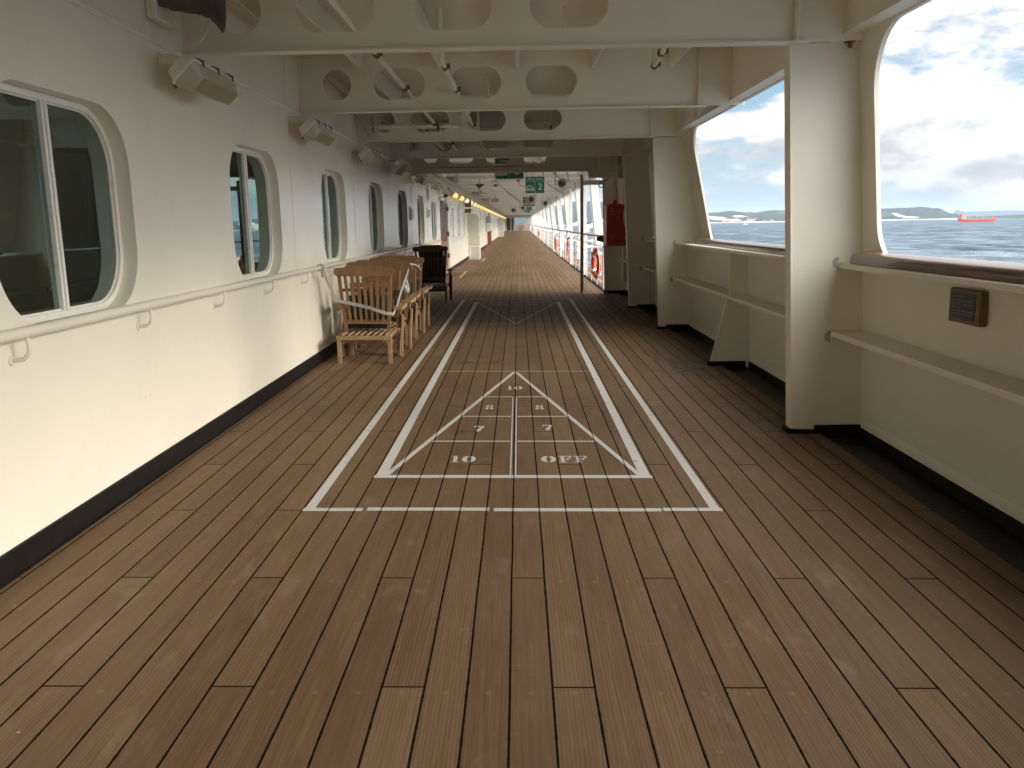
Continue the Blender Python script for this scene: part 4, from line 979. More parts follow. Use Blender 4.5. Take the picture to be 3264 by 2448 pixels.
# light box seen through the third hole
e = empty('light_box', (0, 14.3, 0)); tag(e, 'square grey fitting with pale frame seen through the third hole of the tube-lit beam', 'light')
q = MB(); q.box(-0.62, -0.02, -0.25, 0.25, 3.07, ZC-0.005, 0.01); q.build('body', GREYST, e)
q = MB(); q.box(-0.64, -0.60, -0.30, 0.3, 2.98, ZC-0.005, 0.004); q.box(-0.04, 0.0, -0.30, 0.3, 2.98, ZC-0.005, 0.004); q.build('frame', P_BEAM, e)

# ================================================================= STEAMER CHAIRS
def make_chair(wood, pale, cushion=True):
    e = empty('deck_chair', (0, 0, 0)); hw = 0.285
    for s in (-1, 1):
        q = MB(); q.prism([(s*hw-0.02, -0.02, 0), (s*hw+0.02, -0.02, 0), (s*hw+0.022, -0.025, 0.27), (s*hw-0.022, -0.025, 0.27)], (0, 0.045, 0)); q.build('rear_leg', pale, e)
        q = MB(); q.box(s*0.315-0.02, s*0.315+0.02, 0.67, 0.72, 0, 0.575, 0.004); q.build('front_leg', wood, e)
        # curved brace crossing the front leg
        q = MB(); x = s*0.352; pr = [(0.50, 0.0), (0.545, 0.0), (0.56, 0.12), (0.60, 0.25), (0.66, 0.36), (0.70, 0.46), (0.665, 0.49), (0.63, 0.42), (0.57, 0.33), (0.52, 0.22), (0.495, 0.10)]
        q.prism([(x-0.012, y, z) for y, z in pr], (0.024, 0, 0)); q.build('brace', pale, e)
        q = MB(); pr = [(0.30, 0.0), (0.40, -0.004), (0.55, -0.006), (0.68, 0.0), (0.745, 0.004), (0.755, 0.022), (0.72, 0.038), (0.5, 0.026), (0.3, 0.03)]
        w0, w1 = (s*0.292, s*0.40); q.prism([(w0, y, 0.583+z) for y, z in pr], (w1-w0, 0, 0)); q.build('armrest', pale, e)
        q = MB(); q.bar((s*0.276, 0.0, 0.30), (s*0.276, 0.78, 0.31), 0.022, 0.055, 0.003); q.build('side_rail', wood, e)
    q = MB(); q.box(-0.31, 0.31, -0.03, -0.005, 0.268, 0.318, 0.004); q.build('end_rail', pale, e)
    q = MB(); q.box(-0.30, 0.30, 0.74, 0.77, 0.27, 0.33, 0.004); q.box(-0.29, 0.29, 0.20, 0.23, 0.20, 0.25, 0.003); q.build('cross_rail', wood, e)
    for i in range(8):
        x = -0.243+0.0695*i; q = MB(); q.box(x-0.015, x+0.015, -0.03, 0.74, 0.318, 0.333, 0.003); q.build('seat_slat', pale, e)
    # backrest: posts lean apart and slightly towards the rear
    back = MB(); B0, B1 = Vector((0, 0.235, 0.325)), Vector((0, 0.13, 0.985))
    bk = None
    q = MB()
    for s in (-1, 1): q.bar((s*0.243, B0.y, B0.z), (s*0.288, B1.y, B1.z), 0.040, 0.022, 0.003, up=(0, 1, 0))
    q.box(-0.262, 0.262, 0.205, 0.228, 0.425, 0.475, 0.004); q.box(-0.285, 0.285, 0.172, 0.188, 0.80, 0.832, 0.003)
    bk = q.build('backrest', wood, e)
    hy, hz = B1.y, 0.975
    q = MB(); half = [(0.0, 0.122), (0.165, 0.122), (0.195, 0.117), (0.215, 0.105), (0.24, 0.097), (0.285, 0.097), (0.315, 0.092), (0.333, 0.076), (0.340, 0.052), (0.334, 0.026), (0.318, 0.008), (0.295, 0.0), (0.0, 0.0)]
    out = half + [(-x, z) for x, z in half[-2:0:-1]]
    q.prism([(x, hy-0.030-0.12*z, hz+z) for x, z in out], (0, 0.030, 0)); q.build('head_rail', wood, bk)
    for i in range(7):
        f = (i-3)/3.0; pts = []
        for k in range(7):
            t_ = k/6; z = 0.465+0.52*t_; x = f*(0.186+0.034*t_) ; y = 0.205-0.075*t_; wd = 0.030+0.006*math.sin(t_*math.pi*1.0); pts.append((x, y, z, wd))
        q = MB(); a = [[q.bm.verts.new((x+sx*wd/2, y+sy*0.006-0.006, z)) for sx, sy in ((-1, -1), (1, -1), (1, 1), (-1, 1))] for x, y, z, wd in pts]
        for r0, r1 in zip(a, a[1:]):
            for j in range(4): q.bm.faces.new((r0[j], r0[(j+1) % 4], r1[(j+1) % 4], r1[j]))
        q.bm.faces.new(a[0]); q.bm.faces.new(a[-1]); q.build('back_slat', wood, bk)
    if cushion:
        q = MB(); q.box(-0.235, 0.235, 0.275, 0.33, 0.36, 0.74 if wood is WOOD else 0.97, 0.02); q.box(-0.235, 0.235, 0.34, 0.40, 0.36, 0.74, 0.02); q.build('cushion', CUSH if wood is WOOD else mat('dark_back_block', (0.02, 0.014, 0.011), 0.8), e)  # on the dark chair this block stands in for its closed dark back
    # folded leg rest stacked behind the back
    q = MB()
    for i in range(7): x = -0.21+0.07*i; q.bar((x*0.8, 0.43, 0.36), (x*1.06, 0.50, 0.86), 0.03, 0.012, 0.002, up=(0, 1, 0))
    q.bar((-0.24, 0.50, 0.85), (0.24, 0.50, 0.85), 0.02, 0.045, 0.003); q.bar((-0.22, 0.44, 0.40), (0.22, 0.44, 0.40), 0.02, 0.045, 0.003); q.build('folded_leg_rest', wood, e)
    return e
ch0 = make_chair(WOOD, WOODP)
lab = ['front slatted teak deck chair of the row by the wall, strapped across its back', 'second slatted teak deck chair of the row, just behind the strapped front one', 'third teak deck chair of the strapped row, in the middle', 'fourth teak deck chair of the row, one before the last', 'last teak deck chair of the strapped row, nearest the dark chair']
for k in range(5):
    o = ch0 if k == 0 else copy_tree(ch0)
    x = -1.755+[0, 0.012, -0.006, 0.016, 0.008][k]; y = 9.39+0.745*k+[0, -0.14, 0.02, -0.08, 0.02][k]; o.location = (x, y, fz(x, y)); o.scale = (1, 1, [1, 1.03, 1.0, 1.02, 1.0][k]); o.rotation_euler = (0, math.atan(0.0148), R_([0.6, -1.2, 1.0, -0.6, 0.8][k]))
    tag(o, lab[k], 'deck chair', 'slatted teak deck chairs lined up by the wall')
dk = make_chair(WOODD, WOODD, True); dk.location = (-1.76, 16.85, fz(-1.76, 16.85)); dk.scale = (1.04, 1, 1.04)
tag(dk, 'very dark wooden deck chair standing alone beyond the teak row', 'deck chair')
# webbing strap round the row
def ribbon(name, pts, wd, th, m, parent=None):
    q = MB(); pts = [Vector(p) for p in pts]; rings = []
    for i, p in enumerate(pts):
        t = (pts[min(i+1, len(pts)-1)]-pts[max(i-1, 0)]).normalized(); up = Vector((0, 0, 1)); x = t.cross(up).normalized(); u = x.cross(t)
        s = wd[i] if isinstance(wd, list) else wd
        rings.append([q.bm.verts.new(p+x*a*th/2+u*c_*s/2) for a, c_ in ((-1, -1), (1, -1), (1, 1), (-1, 1))])
    for a, c in zip(rings, rings[1:]):
        for j in range(4): q.bm.faces.new((a[j], a[(j+1) % 4], c[(j+1) % 4], c[j]))
    q.bm.faces.new(rings[0]); q.bm.faces.new(rings[-1]); return q.build(name, m, parent)
st = empty('tie_strap', (0, 0, 0)); tag(st, 'grey webbing strap tied from the handrail round the front teak chair', 'strap')
ribbon('webbing', [(HX+0.02, 9.42, HZ-0.03), (-2.13, 9.45, 0.90), (-2.055, 9.49, 0.73), (-1.93, 9.53, 0.70), (-1.70, 9.545, 0.64), (-1.52, 9.55, 0.575), (-1.445, 9.60, 0.56), (-1.43, 9.75, 0.62), (-1.425, 10.05, 0.74), (-1.415, 10.45, 0.88), (-1.42, 10.9, 1.00)], [0.03, 0.026, 0.03, 0.038, 0.036, 0.038, 0.034, 0.034, 0.045, 0.055, 0.03], 0.006, STRAPM, st)
ribbon('webbing', [(-1.43, 11.1, 1.06), (-1.40, 11.5, 1.03), (-1.405, 12.0, 0.96), (-1.44, 12.45, 0.90)], 0.022, 0.005, STRAPM, st)
q = MB(); q.torus((HX, 9.42, HZ), (0, 1, 0.25), 0.034, 0.009, 16, 8); q.torus((HX, 9.36, HZ), (0, 1, -0.5), 0.036, 0.008, 16, 8)
q.tube([(HX+0.02, 9.36, HZ-0.04), (HX+0.03, 9.38, HZ-0.09), (HX+0.01, 9.42, HZ-0.11)], [0.012, 0.018, 0.006], 8); q.build('knot', STRAPM, st)
q = MB(); q.tube([(-1.42, 10.35, 0.84), (-1.41, 10.4, 0.78), (-1.40, 10.45, 0.76), (-1.41, 10.55, 0.80), (-1.42, 10.6, 0.88)], [0.02, 0.04, 0.045, 0.035, 0.02], 8); q.build('knot', STRAPM, st)

# ================================================================= PLAQUE
e = empty('wall_plaque', (xlo(1.06)-0.0, 4.66, 1.062)); tag(e, 'small wooden-framed dark plaque on the bulwark below the wooden rail', 'plaque')
FW = mat('plaque_frame_wood', (0.15, 0.085, 0.035), 0.5, var=0.25, vscale=20)
q = MB(); q.box(-0.045, 0.0, -0.165, 0.165, -0.095, 0.095, 0.006); q.build('frame', FW, e)
q = MB(); q.box(-0.049, -0.044, -0.118, 0.135, -0.072, 0.072, 0.002); pl = q.build('plate', mat('slate_blue_plate', (0.035, 0.042, 0.055), 0.5, var=0.15, vscale=30), e)
q = MB(); rnd = random.Random(2)
for i, z in enumerate((0.052, 0.030, 0.010, -0.008, -0.026, -0.044)):
    y = 0.12
    n = 4 if i not in (0, 3) else 2
    for k in range(n):
        l = rnd.uniform(0.03, 0.055); q.box(-0.0505, -0.0488, y-l, y, z-0.004, z+0.004); y -= l+0.012
q.build('faded_lettering', mat('faded_letter_paint', (0.13, 0.145, 0.17), 0.6), pl)
# ================================================================= LOCKER CORNER
e = empty('hose_locker', (0, 18.55, 0)); tag(e, 'dark red fire hose locker with its lit side coloured pinkish, ending the covered walk', 'locker')
q = MB(); q.box(1.925, 2.42, 0.0, 0.42, 1.05, 1.93, 0.01); q.build('body', REDBOX, e)
q = MB(); q.box(1.905, 1.926, 0.015, 0.405, 1.07, 1.91, 0.006); q.build('lit_side', mat('lit_side_pink', (0.62, 0.42, 0.38), 0.45, var=0.05), e)  # light on the locker's red side, painted as a pale pink panel
q = MB(); q.prism([(2.05, 0.1, 1.93), (2.17, 0.1, 1.93), (2.14, 0.1, 2.03), (2.08, 0.1, 2.03)], (0, 0.1, 0)); q.box(2.0, 2.24, 0.08, 0.22, 1.925, 1.945, 0.004); q.build('valve_cap', REDBOX, e)
q = MB()
for z in (1.22, 1.78): q.box(2.0, 2.06, -0.008, 0.001, z, z+0.02, 0.003)
q.build('latch', GREYST, e)
q = MB(); q.box(1.94, 1.945, -0.006, 0.001, 1.08, 1.9, 0.001); q.build('edge_trim', REDBOX, e)
# bag hanging on the locker
q = MB(); prof = [(0, 0.0), (0.02, 0.06), (0.06, 0.09), (0.25, 0.10), (0.36, 0.095), (0.40, 0.07), (0.42, 0.0)]
q.lathe([(a, r) for a, r in prof], (2.36, 18.47, 1.44), (0, 0, 1), 20); o = q.build('canvas_bag', mat('white_canvas', (0.50, 0.47, 0.42), 0.9, var=0.1, bump=0.004, bscale=14)); tag(o, 'white canvas bag hanging at the right of the red locker', 'bag')
# pipes of the corner
pipe('pipe', [(2.12, 18.72, 2.03), (2.12, 18.72, 3.3)], 0.048, P_BEAM, 'straight vertical white pipe rising from the top of the red locker')
pipe('pipe', [(2.36, 18.92, 0.25), (2.36, 18.92, 2.35), (2.33, 18.92, 2.5), (2.22, 18.92, 2.60), (1.95, 18.85, 2.62), (1.80, 18.8, 2.70), (1.76, 18.8, 2.85), (1.76, 18.8, 3.3)], 0.065, P_BEAM, 'thick bent white pipe running down beside the red locker')
pipe('pipe', [(1.95, 18.80, 0.0), (1.95, 18.80, 0.02)], 0.02, P_BEAM, 'short pipe stub at the foot of the end plate')
e = empty('thin_post', (1.425, 19.2, fz(1.425, 19.2))); tag(e, 'thin square grey post standing on the deck at the end of the covered walk', 'post')
q = MB(); q.box(-0.035, 0.035, -0.035, 0.035, 0, 2.62, 0.004); q.build('post', mat('grey_brown_post_paint', (0.58, 0.53, 0.46), 0.45, var=0.06), e)
q = MB(); q.box(-0.05, 0.05, -0.05, 0.05, 0, 0.012, 0.003); q.build('foot_plate', GREYST, e)
q = MB(); q.box(0.0, 0.5, -0.025, 0.025, 2.40, 2.50, 0.004); q.build('head_bar', P_BEAM, e)
q = MB(); q.tube([(1.80, 18.8, 2.42), (1.83, 18.8, 2.40), (1.87, 18.8, 2.36), (1.85, 18.8, 2.31), (1.79, 18.8, 2.30), (1.76, 18.8, 2.34), (1.80, 18.8, 2.40), (1.95, 18.9, 2.46), (2.05, 18.9, 2.55)], 0.012, 8)
o = q.build('cable_loop', DARKMET); tag(o, 'small dark cable loop hanging at the top of the end opening', 'cable')
e = empty('floodlight', (1.93, 19.55, 1.20)); tag(e, 'small black floodlight clamped near the end of the railing below the red locker', 'floodlight')
q = MB(); q.prism([(-0.14, -0.06, -0.05), (-0.02, -0.06, -0.09), (0.02, -0.06, -0.09), (0.02, -0.06, 0.06), (-0.03, -0.06, 0.07), (-0.13, -0.06, 0.02)], (0, 0.14, 0)); q.build('body', BLACK, e)
q = MB(); q.box(0.0, 0.09, -0.03, 0.03, -0.06, 0.0, 0.006); q.build('bracket', BLACK, e)

# ================================================================= RAILING
RX = 1.98
rl = empty('deck_railing', (0, 0, 0)); tag(rl, 'white deck railing with wires and a pale wooden top rail, far right', 'railing')
q = MB(); ys = [YT+0.2, 50, 60, 70, 80, 90, 100, 110, 120, 130, YE]
for a, c in zip(ys, ys[1:]): q.bar((RX, a, 1.235+sheer(a)*0.5), (RX, c, 1.235+sheer(c)*0.5), 0.13, 0.045, 0.008)
q.build('top_rail', mat('weathered_rail_wood', (0.36, 0.30, 0.24), 0.5, var=0.15, vscale=8, streak=(6, 0.4, 6)), rl)
def rz(y, h): return sheer(y)*(1-h/1.235*0.5)+h
q = MB()
for h in (0.16, 0.36, 0.56, 0.78, 1.0):
    for a, c in zip(ys, ys[1:]): q.tube([(RX, a, rz(a, h)), (RX, c, rz(c, h))], 0.011, 6)
q.build('wire', P_WHITE, rl)
y = YT+0.9; k = 0
while y < YE-1 and k < 99:
    q = MB(); s = 0.05 if k % 2 else 0.10; q.box(RX-0.012, RX+0.012, y-s/2, y+s/2, sheer(y)-0.04, 1.22+sheer(y)*0.5, 0.003); q.build('stanchion', P_WHITE, rl); y += 1.6; k += 1
q = MB()
for a, c in zip(ys, ys[1:]): q.bar((RX+0.03, a, sheer(a)-0.03), (RX+0.03, c, sheer(c)-0.03), 0.08, 0.09)
q.build('kick_plate', BLACK, rl)
# side posts of the open walk
pt = empty('side_post', (0, 0, 0))
q = MB(); q.box(RX-0.05, RX+0.05, -0.05, 0.05, 0, ZC2, 0.004); q.build('post', P_WHITE, pt)
q = MB(); q.prism([(RX+0.10, 0.1, ZC2), (RX+0.35, 0.1, ZC2), (RX+0.62, 0.1, 0.9), (RX+0.32, 0.1, 0.9)], (0, 0.06, 0)); q.prism([(RX+0.02, 0.05, ZC2-0.3), (RX+0.4, 0.05, ZC2-0.3), (RX+0.4, 0.05, ZC2), (RX-0.35, 0.05, ZC2), ], (0, 0.05, 0)); q.build('outer_web', P_WHITE, pt)
q = MB(); q.tube([(RX+0.14, 0.05, ZC2), (RX+0.34, 0.05, 0.9)], 0.022, 8); q.build('drain_pipe', GREYST, pt)
ordp = ['first', 'second', 'third', 'fourth', 'fifth', 'sixth', 'seventh', 'eighth']
pys = [25.6, 32.2, 40.0, 47.8, 57, 66, 76, 86, 97, 108, 120, 132]
for i, y in enumerate(pys):
    o = pt if i == 0 else copy_tree(pt)
    o.location = (0, y, sheer(y)*0.3); tag(o, ('%s white post with slanted web along the far railing, from the locker' % ordp[i]) if i < 8 else '%s white post with slanted web along the far railing, nearly lost in distance' % ['ninth', 'tenth', 'eleventh', 'twelfth'][i-8], 'post', 'posts along the far railing')
# lifebuoys
def lifebuoy():
    e = empty('lifebuoy', (0, 0, 0)); q = MB(); q.torus((0, 0, 0), (1, 0, 0), 0.30, 0.075, 40, 14, 0.75); q.build('ring', ORANGE, e)
    for a in (45, 135, 225, 315):
        q = MB(); c = Vector((0, 0.30*math.cos(R_(a)), 0.30*math.sin(R_(a)))); t = Vector((0, -math.sin(R_(a)), math.cos(R_(a))))
        q.tube([c-t*0.035, c, c+t*0.035], 0.079, 16); o = q.build('band', TAPEW, e)
    q = MB(); pts = []
    for i in range(49):
        a = 2*math.pi*i/48; r = 0.395+0.035*abs(math.sin(2*(a-math.pi/4))); pts.append((-0.02, r*math.cos(a), r*math.sin(a)))
    q.tube(pts, 0.009, 6); q.build('grab_line', TAPEW, e); return e
lb = lifebuoy()
for i, (y, x) in enumerate(((20.6, 1.88), (43.0, 1.88), (79, 1.88), (113, 1.88))):
    o = lb if i == 0 else copy_tree(lb); o.location = (x, y, 0.58+sheer(y)); o.rotation_euler = (0, 0, R_(8 if i == 0 else 3))
    tag(o, ['nearest orange lifebuoy, with white bands, on the railing by the thin post', 'second orange lifebuoy along the far railing', 'third small orange lifebuoy well down the railing', 'farthest tiny orange lifebuoy on the railing'][i], 'lifebuoy', 'orange lifebuoys on the railing')
q = MB(); q.tube([(1.9, 31.9, 1.05), (1.86, 32.1, 0.98), (1.85, 32.2, 0.7), (1.88, 32.0, 0.35), (1.9, 31.8, 0.2)], 0.03, 8); o = q.build('hanging_rope', ORANGE); tag(o, 'orange-red rope hanging on the second post of the far railing', 'rope')

# ================================================================= FAR WALK: wall side
e = empty('cable_ladder', (0, 0, 0)); tag(e, 'long brownish cable ladder and pipe above the row of lit lamps', 'cable tray')
q = MB(); q.tube([(-1.85, YT+0.15, 2.70), (-1.85, YE, 2.80)], 0.048, 10); q.build('pipe', mat('brown_grey_pipe', (0.30, 0.25, 0.19), 0.5, var=0.1), e)
q = MB(); y = YT+0.6
while y < 110: q.box(-2.28, -1.83, y, y+0.05, 2.705+0.0008*(y-19), 2.735+0.0008*(y-19)); y += 0.8
o = q.build('rungs', P_BEAM, e); o['kind'] = 'stuff'
for i, (x, y, z) in enumerate(((-1.88, 25.0, 2.86), (-1.62, 34.7, 2.78), (-1.62, 43.7, 2.78))):
    horn_obj(0.85, GREYST, (x, y, z), (1, -0.35, -0.15), ['small grey horn loudspeaker under the far deckhead just beyond the last beam', 'second small grey horn loudspeaker farther along the far deckhead', 'third small grey horn loudspeaker farthest along the deckhead'][i], 'small horn loudspeakers under the far deckhead', False)
def screen(y, w_, label):
    e = empty('wind_screen', (0, y, sheer(y))); tag(e, label, 'screen')
    q = MB(); o = [(LX, 0.0), (LX+w_, 0.0), (LX+w_, 1.65)] + [(LX+w_-0.32+0.32*math.cos(R_(a)), 1.72+0.32*math.sin(R_(a))) for a in range(0, 91, 10)] + [(LX, 2.04)]
    q.prism([(x, 0, z+0.02) for x, z in o], (0, 0.03, 0)); q.build('panel', mat('screen_cream', (0.60, 0.565, 0.49), 0.5), e)
    q = MB()
    for (a, c) in (((LX+0.0, -0.9, 0.60), (LX+w_+0.03, -0.9, 0.60)), ((LX+w_+0.03, -0.9, 0.60), (LX+w_+0.03, 0.0, 0.60)), ((LX, -0.9, 0.03), (LX+w_+0.03, -0.9, 0.03)), ((LX+w_+0.03, -0.9, 0), (LX+w_+0.03, -0.9, 0.6)), ((LX+0.15, -0.9, 0), (LX+0.15, -0.9, 0.6)), ((LX+w_+0.03, 0, 0), (LX+w_+0.03, 0, 0.6))): q.bar(a, c, 0.035, 0.035, 0.003, up=(0, 1, 0) if abs(a[2]-c[2]) > 0.1 else (0, 0, 1))
    q.build('guard_frame', P_WHITE, e)
screen(38.7, 0.52, 'nearer cream arched wind screen on the far left wall, with white frame'); screen(96, 0.62, 'second, distant cream wind screen standing out from the far left wall')
# framed notices and small fittings on the wall
def notice(y, z, w_, h, label, col):
    e = empty('wall_notice', (LX, y, z)); q = MB(); q.box(0, 0.03, -w_/2, w_/2, -h/2, h/2, 0.004); q.build('frame', P_WHITE, e)
    q = MB(); q.box(0.03, 0.034, -w_/2+0.03, w_/2-0.03, -h/2+0.03, h/2-0.03, 0.001); q.build('sheet', col, e); tag(e, label, 'notice'); return e
DKP = mat('dark_print', (0.06, 0.075, 0.09), 0.3); GRP = mat('green_print', (0.05, 0.20, 0.13), 0.4)
notice(18.35, 1.80, 0.42, 0.28, 'white-framed dark notice on the wall between the fifth and sixth windows', DKP)
notice(21.75, 2.32, 0.45, 0.34, 'upper green and white notice on the wall beyond the sixth window', GRP)
notice(21.75, 1.86, 0.42, 0.24, 'lower dark notice on the wall beyond the sixth window', DKP)
notice(33.0, 2.2, 0.3, 0.35, 'upper small dark notice between the brown door and the wind screen', DKP); notice(33.0, 1.75, 0.3, 0.25, 'lower small dark notice between the brown door and the wind screen', DKP)
for i, (y, z, h) in enumerate(((52, 2.2, 0.5), (58, 2.2, 0.4), (70, 2.25, 0.4), (78, 2.2, 0.4))): notice(y, z, 0.4, h, ['first', 'second', 'third', 'fourth'][i]+' tiny dark notice along the far left wall beyond the arched screen', DKP)
e = empty('wall_box', (LX, 62, 1.9)); q = MB(); q.box(0, 0.3, -0.3, 0.3, -0.25, 0.25, 0.01); q.build('box', GREYST, e); q = MB(); q.box(0, 0.3, -0.3, 0.3, -0.85, -0.3, 0.01); q.build('lower_box', P_WHITE, e); q = MB(); q.box(0.1, 0.2, -0.1, 0.1, 0.3, 0.42); q.build('beacon', REDBOX, e); tag(e, 'grey and white equipment boxes with a red beacon on the far left wall', 'box')
e = empty('open_door', (LX, 63, 0)); q = MB(); q.box(0.0, 0.30, -0.03, 0.03, 0.05, 1.15, 0.01); q.build('leaf', BROWN, e); q = MB(); q.box(0.28, 0.33, -0.05, 0.05, 1.0, 1.1); q.build('handle', DARKMET, e); tag(e, 'narrow brown half door standing out from the far left wall', 'door')
e = empty('exit_box', (LX, 37.2, 2.28)); q = MB(); q.box(0, 0.26, -0.1, 0.1, 0.02, 0.30, 0.01); q.box(0, 0.26, -0.1, 0.1, -0.22, -0.05, 0.01); q.build('box', BROWN, e); tag(e, 'pair of brown boxes on the wall just above the arched wind screen', 'box')
e = empty('door_hook', (LX, 18.9, 1.14)); q = MB(); q.tube([(0, 0, 0), (0.10, 0, 0.0)], 0.012, 8); q.tube([(0.10, 0, -0.14), (0.10, 0, 0.08)], 0.014, 8); q.build('hook', DARKMET, e); tag(e, 'dark T-shaped metal hook above the handrail past the fifth window', 'hook')
# ================================================================= FAR DECKHEAD FITTINGS
def text_mesh(txt, size, m, name, parent, loc, rot=(math.pi/2, 0, 0), ext=0.002):
    cu = bpy.data.curves.new('t', 'FONT'); cu.body = txt; cu.size = size; cu.extrude = ext; cu.align_x = 'CENTER'; cu.align_y = 'CENTER'
    ob = bpy.data.objects.new('t', cu); COL.objects.link(ob); dg = bpy.context.evaluated_depsgraph_get(); me = bpy.data.meshes.new_from_object(ob.evaluated_get(dg)); bpy.data.objects.remove(ob)
    me.materials.clear(); me.materials.append(m); o = bpy.data.objects.new(name, me); COL.objects.link(o); o.parent = parent; o.location = loc; o.rotation_euler = rot; return o
def station_sign(x, y, zb, label, w_=0.62, h=0.50):
    e = empty('station_sign', (x, y, zb)); tag(e, label, 'sign', 'green lifeboat station signs')
    q = MB(); q.box(-w_/2, w_/2, 0, 0.10, 0, h, 0.008); q.build('case', P_WHITE, e)
    g_ = 0.022; top = h-0.14
    q = MB(); q.box(-w_/2+g_, w_/2-g_, -0.004, 0.0, g_, h-g_, 0.001); face = q.build('panel', GREEN, e)
    q = MB(); q.box(-w_/2+g_, w_/2-g_, -0.008, -0.004, top-0.006, top+0.002); q.box(-0.004, 0.004, -0.008, -0.004, g_, top); q.box(-w_/2+g_-0.006, -w_/2+g_, -0.008, 0, g_, h-g_); q.box(w_/2-g_, w_/2-g_+0.006, -0.008, 0, g_, h-g_); q.build('divider', SIGNW, face)
    text_mesh('2', 0.26, SIGNW, 'number', face, (w_/4, -0.006, (top+g_)/2)); text_mesh('Lifeboat Station', 0.075, SIGNW, 'lettering', face, (0, -0.006, (top+h)/2-0.01))
    # boat on waves
    q = MB(); cx = -w_/4; o = arc(0, 0, 0.115, 0.10, 0, 180, 14); i_ = arc(0, 0, 0.098, 0.082, 180, 0, 14)
    q.prism([(cx+x_, -0.009, 0.14+z_) for x_, z_ in o+i_], (0, 0.004, 0)); wv = [(cx-0.13+0.26*k/24, 0.125+0.012*math.sin(k*1.6)) for k in range(25)]
    q.prism([(a, -0.009, b_) for a, b_ in wv]+[(a, -0.009, b_-0.028) for a, b_ in wv[::-1]], (0, 0.004, 0))
    for k in range(5): q.lathe([(0, 0.013), (0.004, 0.013), (0.004, 0)], (cx-0.07+0.035*k, -0.009, 0.158), (0, 1, 0), 10)
    q.build('boat_symbol', SIGNW, face)
    q = MB()
    for sx in (-w_/2+0.05, w_/2-0.05): q.box(sx-0.012, sx+0.012, 0.04, 0.065, h, ZC2-zb)
    q.build('hanger', GREYST, e)
station_sign(-0.19, 20.2, 2.575, 'nearest green lifeboat station sign, its upper part hidden by the last beam', 0.70)
station_sign(0.49, 24.6, 2.385, 'green sign with a boat symbol and the number 2, hanging lowest, right of the others', 0.58)
station_sign(0.56, 44, 2.42, 'third green lifeboat station sign, small, behind the round searchlight', 0.66); station_sign(0.75, 66, 2.55, 'fourth distant green station sign in the row', 0.66); station_sign(0.9, 84, 2.62, 'farthest tiny green station sign in the row', 0.66)
def search(x, y, z, r, label):
    e = empty('searchlight', (x, y, z)); tag(e, label, 'searchlight', 'round searchlights under the far deckhead')
    q = MB(); q.lathe([(0.0, 0), (0.0, 0.85*r), (0.03, r), (0.26, 0.9*r), (0.36, 0.5*r), (0.38, 0)], (0, -0.15, 0), (0.35, 1, -0.1), 24); q.build('drum', GREYST, e)
    q = MB(); q.lathe([(0, 0), (0, 0.62*r), (0.012, 0.62*r)], (-0.01, -0.165, 0), (0.35, 1, -0.1), 24); q.build('lens', mat('dark_lens', (0.045, 0.032, 0.025), 0.3), e)
    q = MB(); pts = [(1.25*r*math.cos(R_(a)), 0, 1.25*r*math.sin(R_(a))) for a in range(170, 371, 15)]; q.tube(pts, 0.018, 8)
    q.tube([(1.25*r, 0, 0), (1.1*r, 0.05, 1.5*r), (0.6*r, 0.05, ZC2-z)], 0.02, 8); q.tube([(-1.25*r, 0, 0), (-1.0*r, 0.05, ZC2-z)], 0.02, 8); q.build('yoke', GREYST, e)
search(1.32, 25.8, 2.72, 0.165, 'nearest big round searchlight in a yoke under the far deckhead by the railing'); search(0.62, 40, 2.66, 0.19, 'second round searchlight beside the third green sign'); search(0.35, 62, 2.72, 0.19, 'distant round searchlight in the middle of the far deckhead'); search(1.6, 50, 2.7, 0.17, 'round searchlight by the railing posts half way down'); search(-0.4, 72, 2.7, 0.2, 'most distant round searchlight, left of centre under the deckhead')
def ceil_box(nm, x, y, z0, z1, wx, wy, m, label, cat):
    q = MB(); q.box(x-wx/2, x+wx/2, y-wy/2, y+wy/2, z0, z1, 0.01); e = empty(nm, (0, 0, 0)); q.build('body', m, e); q = MB(); q.box(x-0.03, x+0.03, y-0.03, y+0.03, z1, ZC2); q.build('hanger', GREYST, e); tag(e, label, cat); return e
e = ceil_box('camera_dome', -0.80, 31.5, 2.98, 3.08, 0.20, 0.2, P_WHITE, 'white camera dome with dark lens under the far deckhead', 'camera'); q = MB(); q.lathe([(0, 0.09), (-0.05, 0.075), (-0.08, 0.03), (-0.085, 0)], (-0.80, 31.5, 2.98), (0, 0, 1), 16); q.build('dome', DARKMET, e)
ceil_box('fitting_box', -1.2, 45, 2.68, 2.88, 0.40, 0.3, GREYST, 'grey box hanging under the far deckhead left of the signs', 'box'); ceil_box('fitting_box', -1.36, 57, 2.62, 3.0, 0.42, 0.3, P_WHITE, 'white box hanging under the far deckhead beyond the grey one', 'box')
for i, (x, y, z) in enumerate(((0.05, 27.5, 2.96), (-1.25, 28.5, 2.80))):
    e = empty('loudspeaker_wedge', (x, y, z)); q = MB(); q.prism([(-0.16, 0, 0.06), (0.16, 0, 0.06), (-0.04, 0, -0.10)], (0.02, 0.12, 0.02)); q.build('body', DARKMET, e); q = MB(); q.tube([(-0.04, 0, -0.08), (0.06, 0, -0.22), (0.24, 0, -0.24)], 0.010, 6); q.tube([(0, 0.05, 0.05), (0, 0.05, ZC2-z)], 0.012, 6); q.build('arm', REDCAB, e); tag(e, ['dark triangular wedge fitting left of the lowest green sign', 'dark triangular wedge fitting over the left of the far walk'][i], 'fitting')
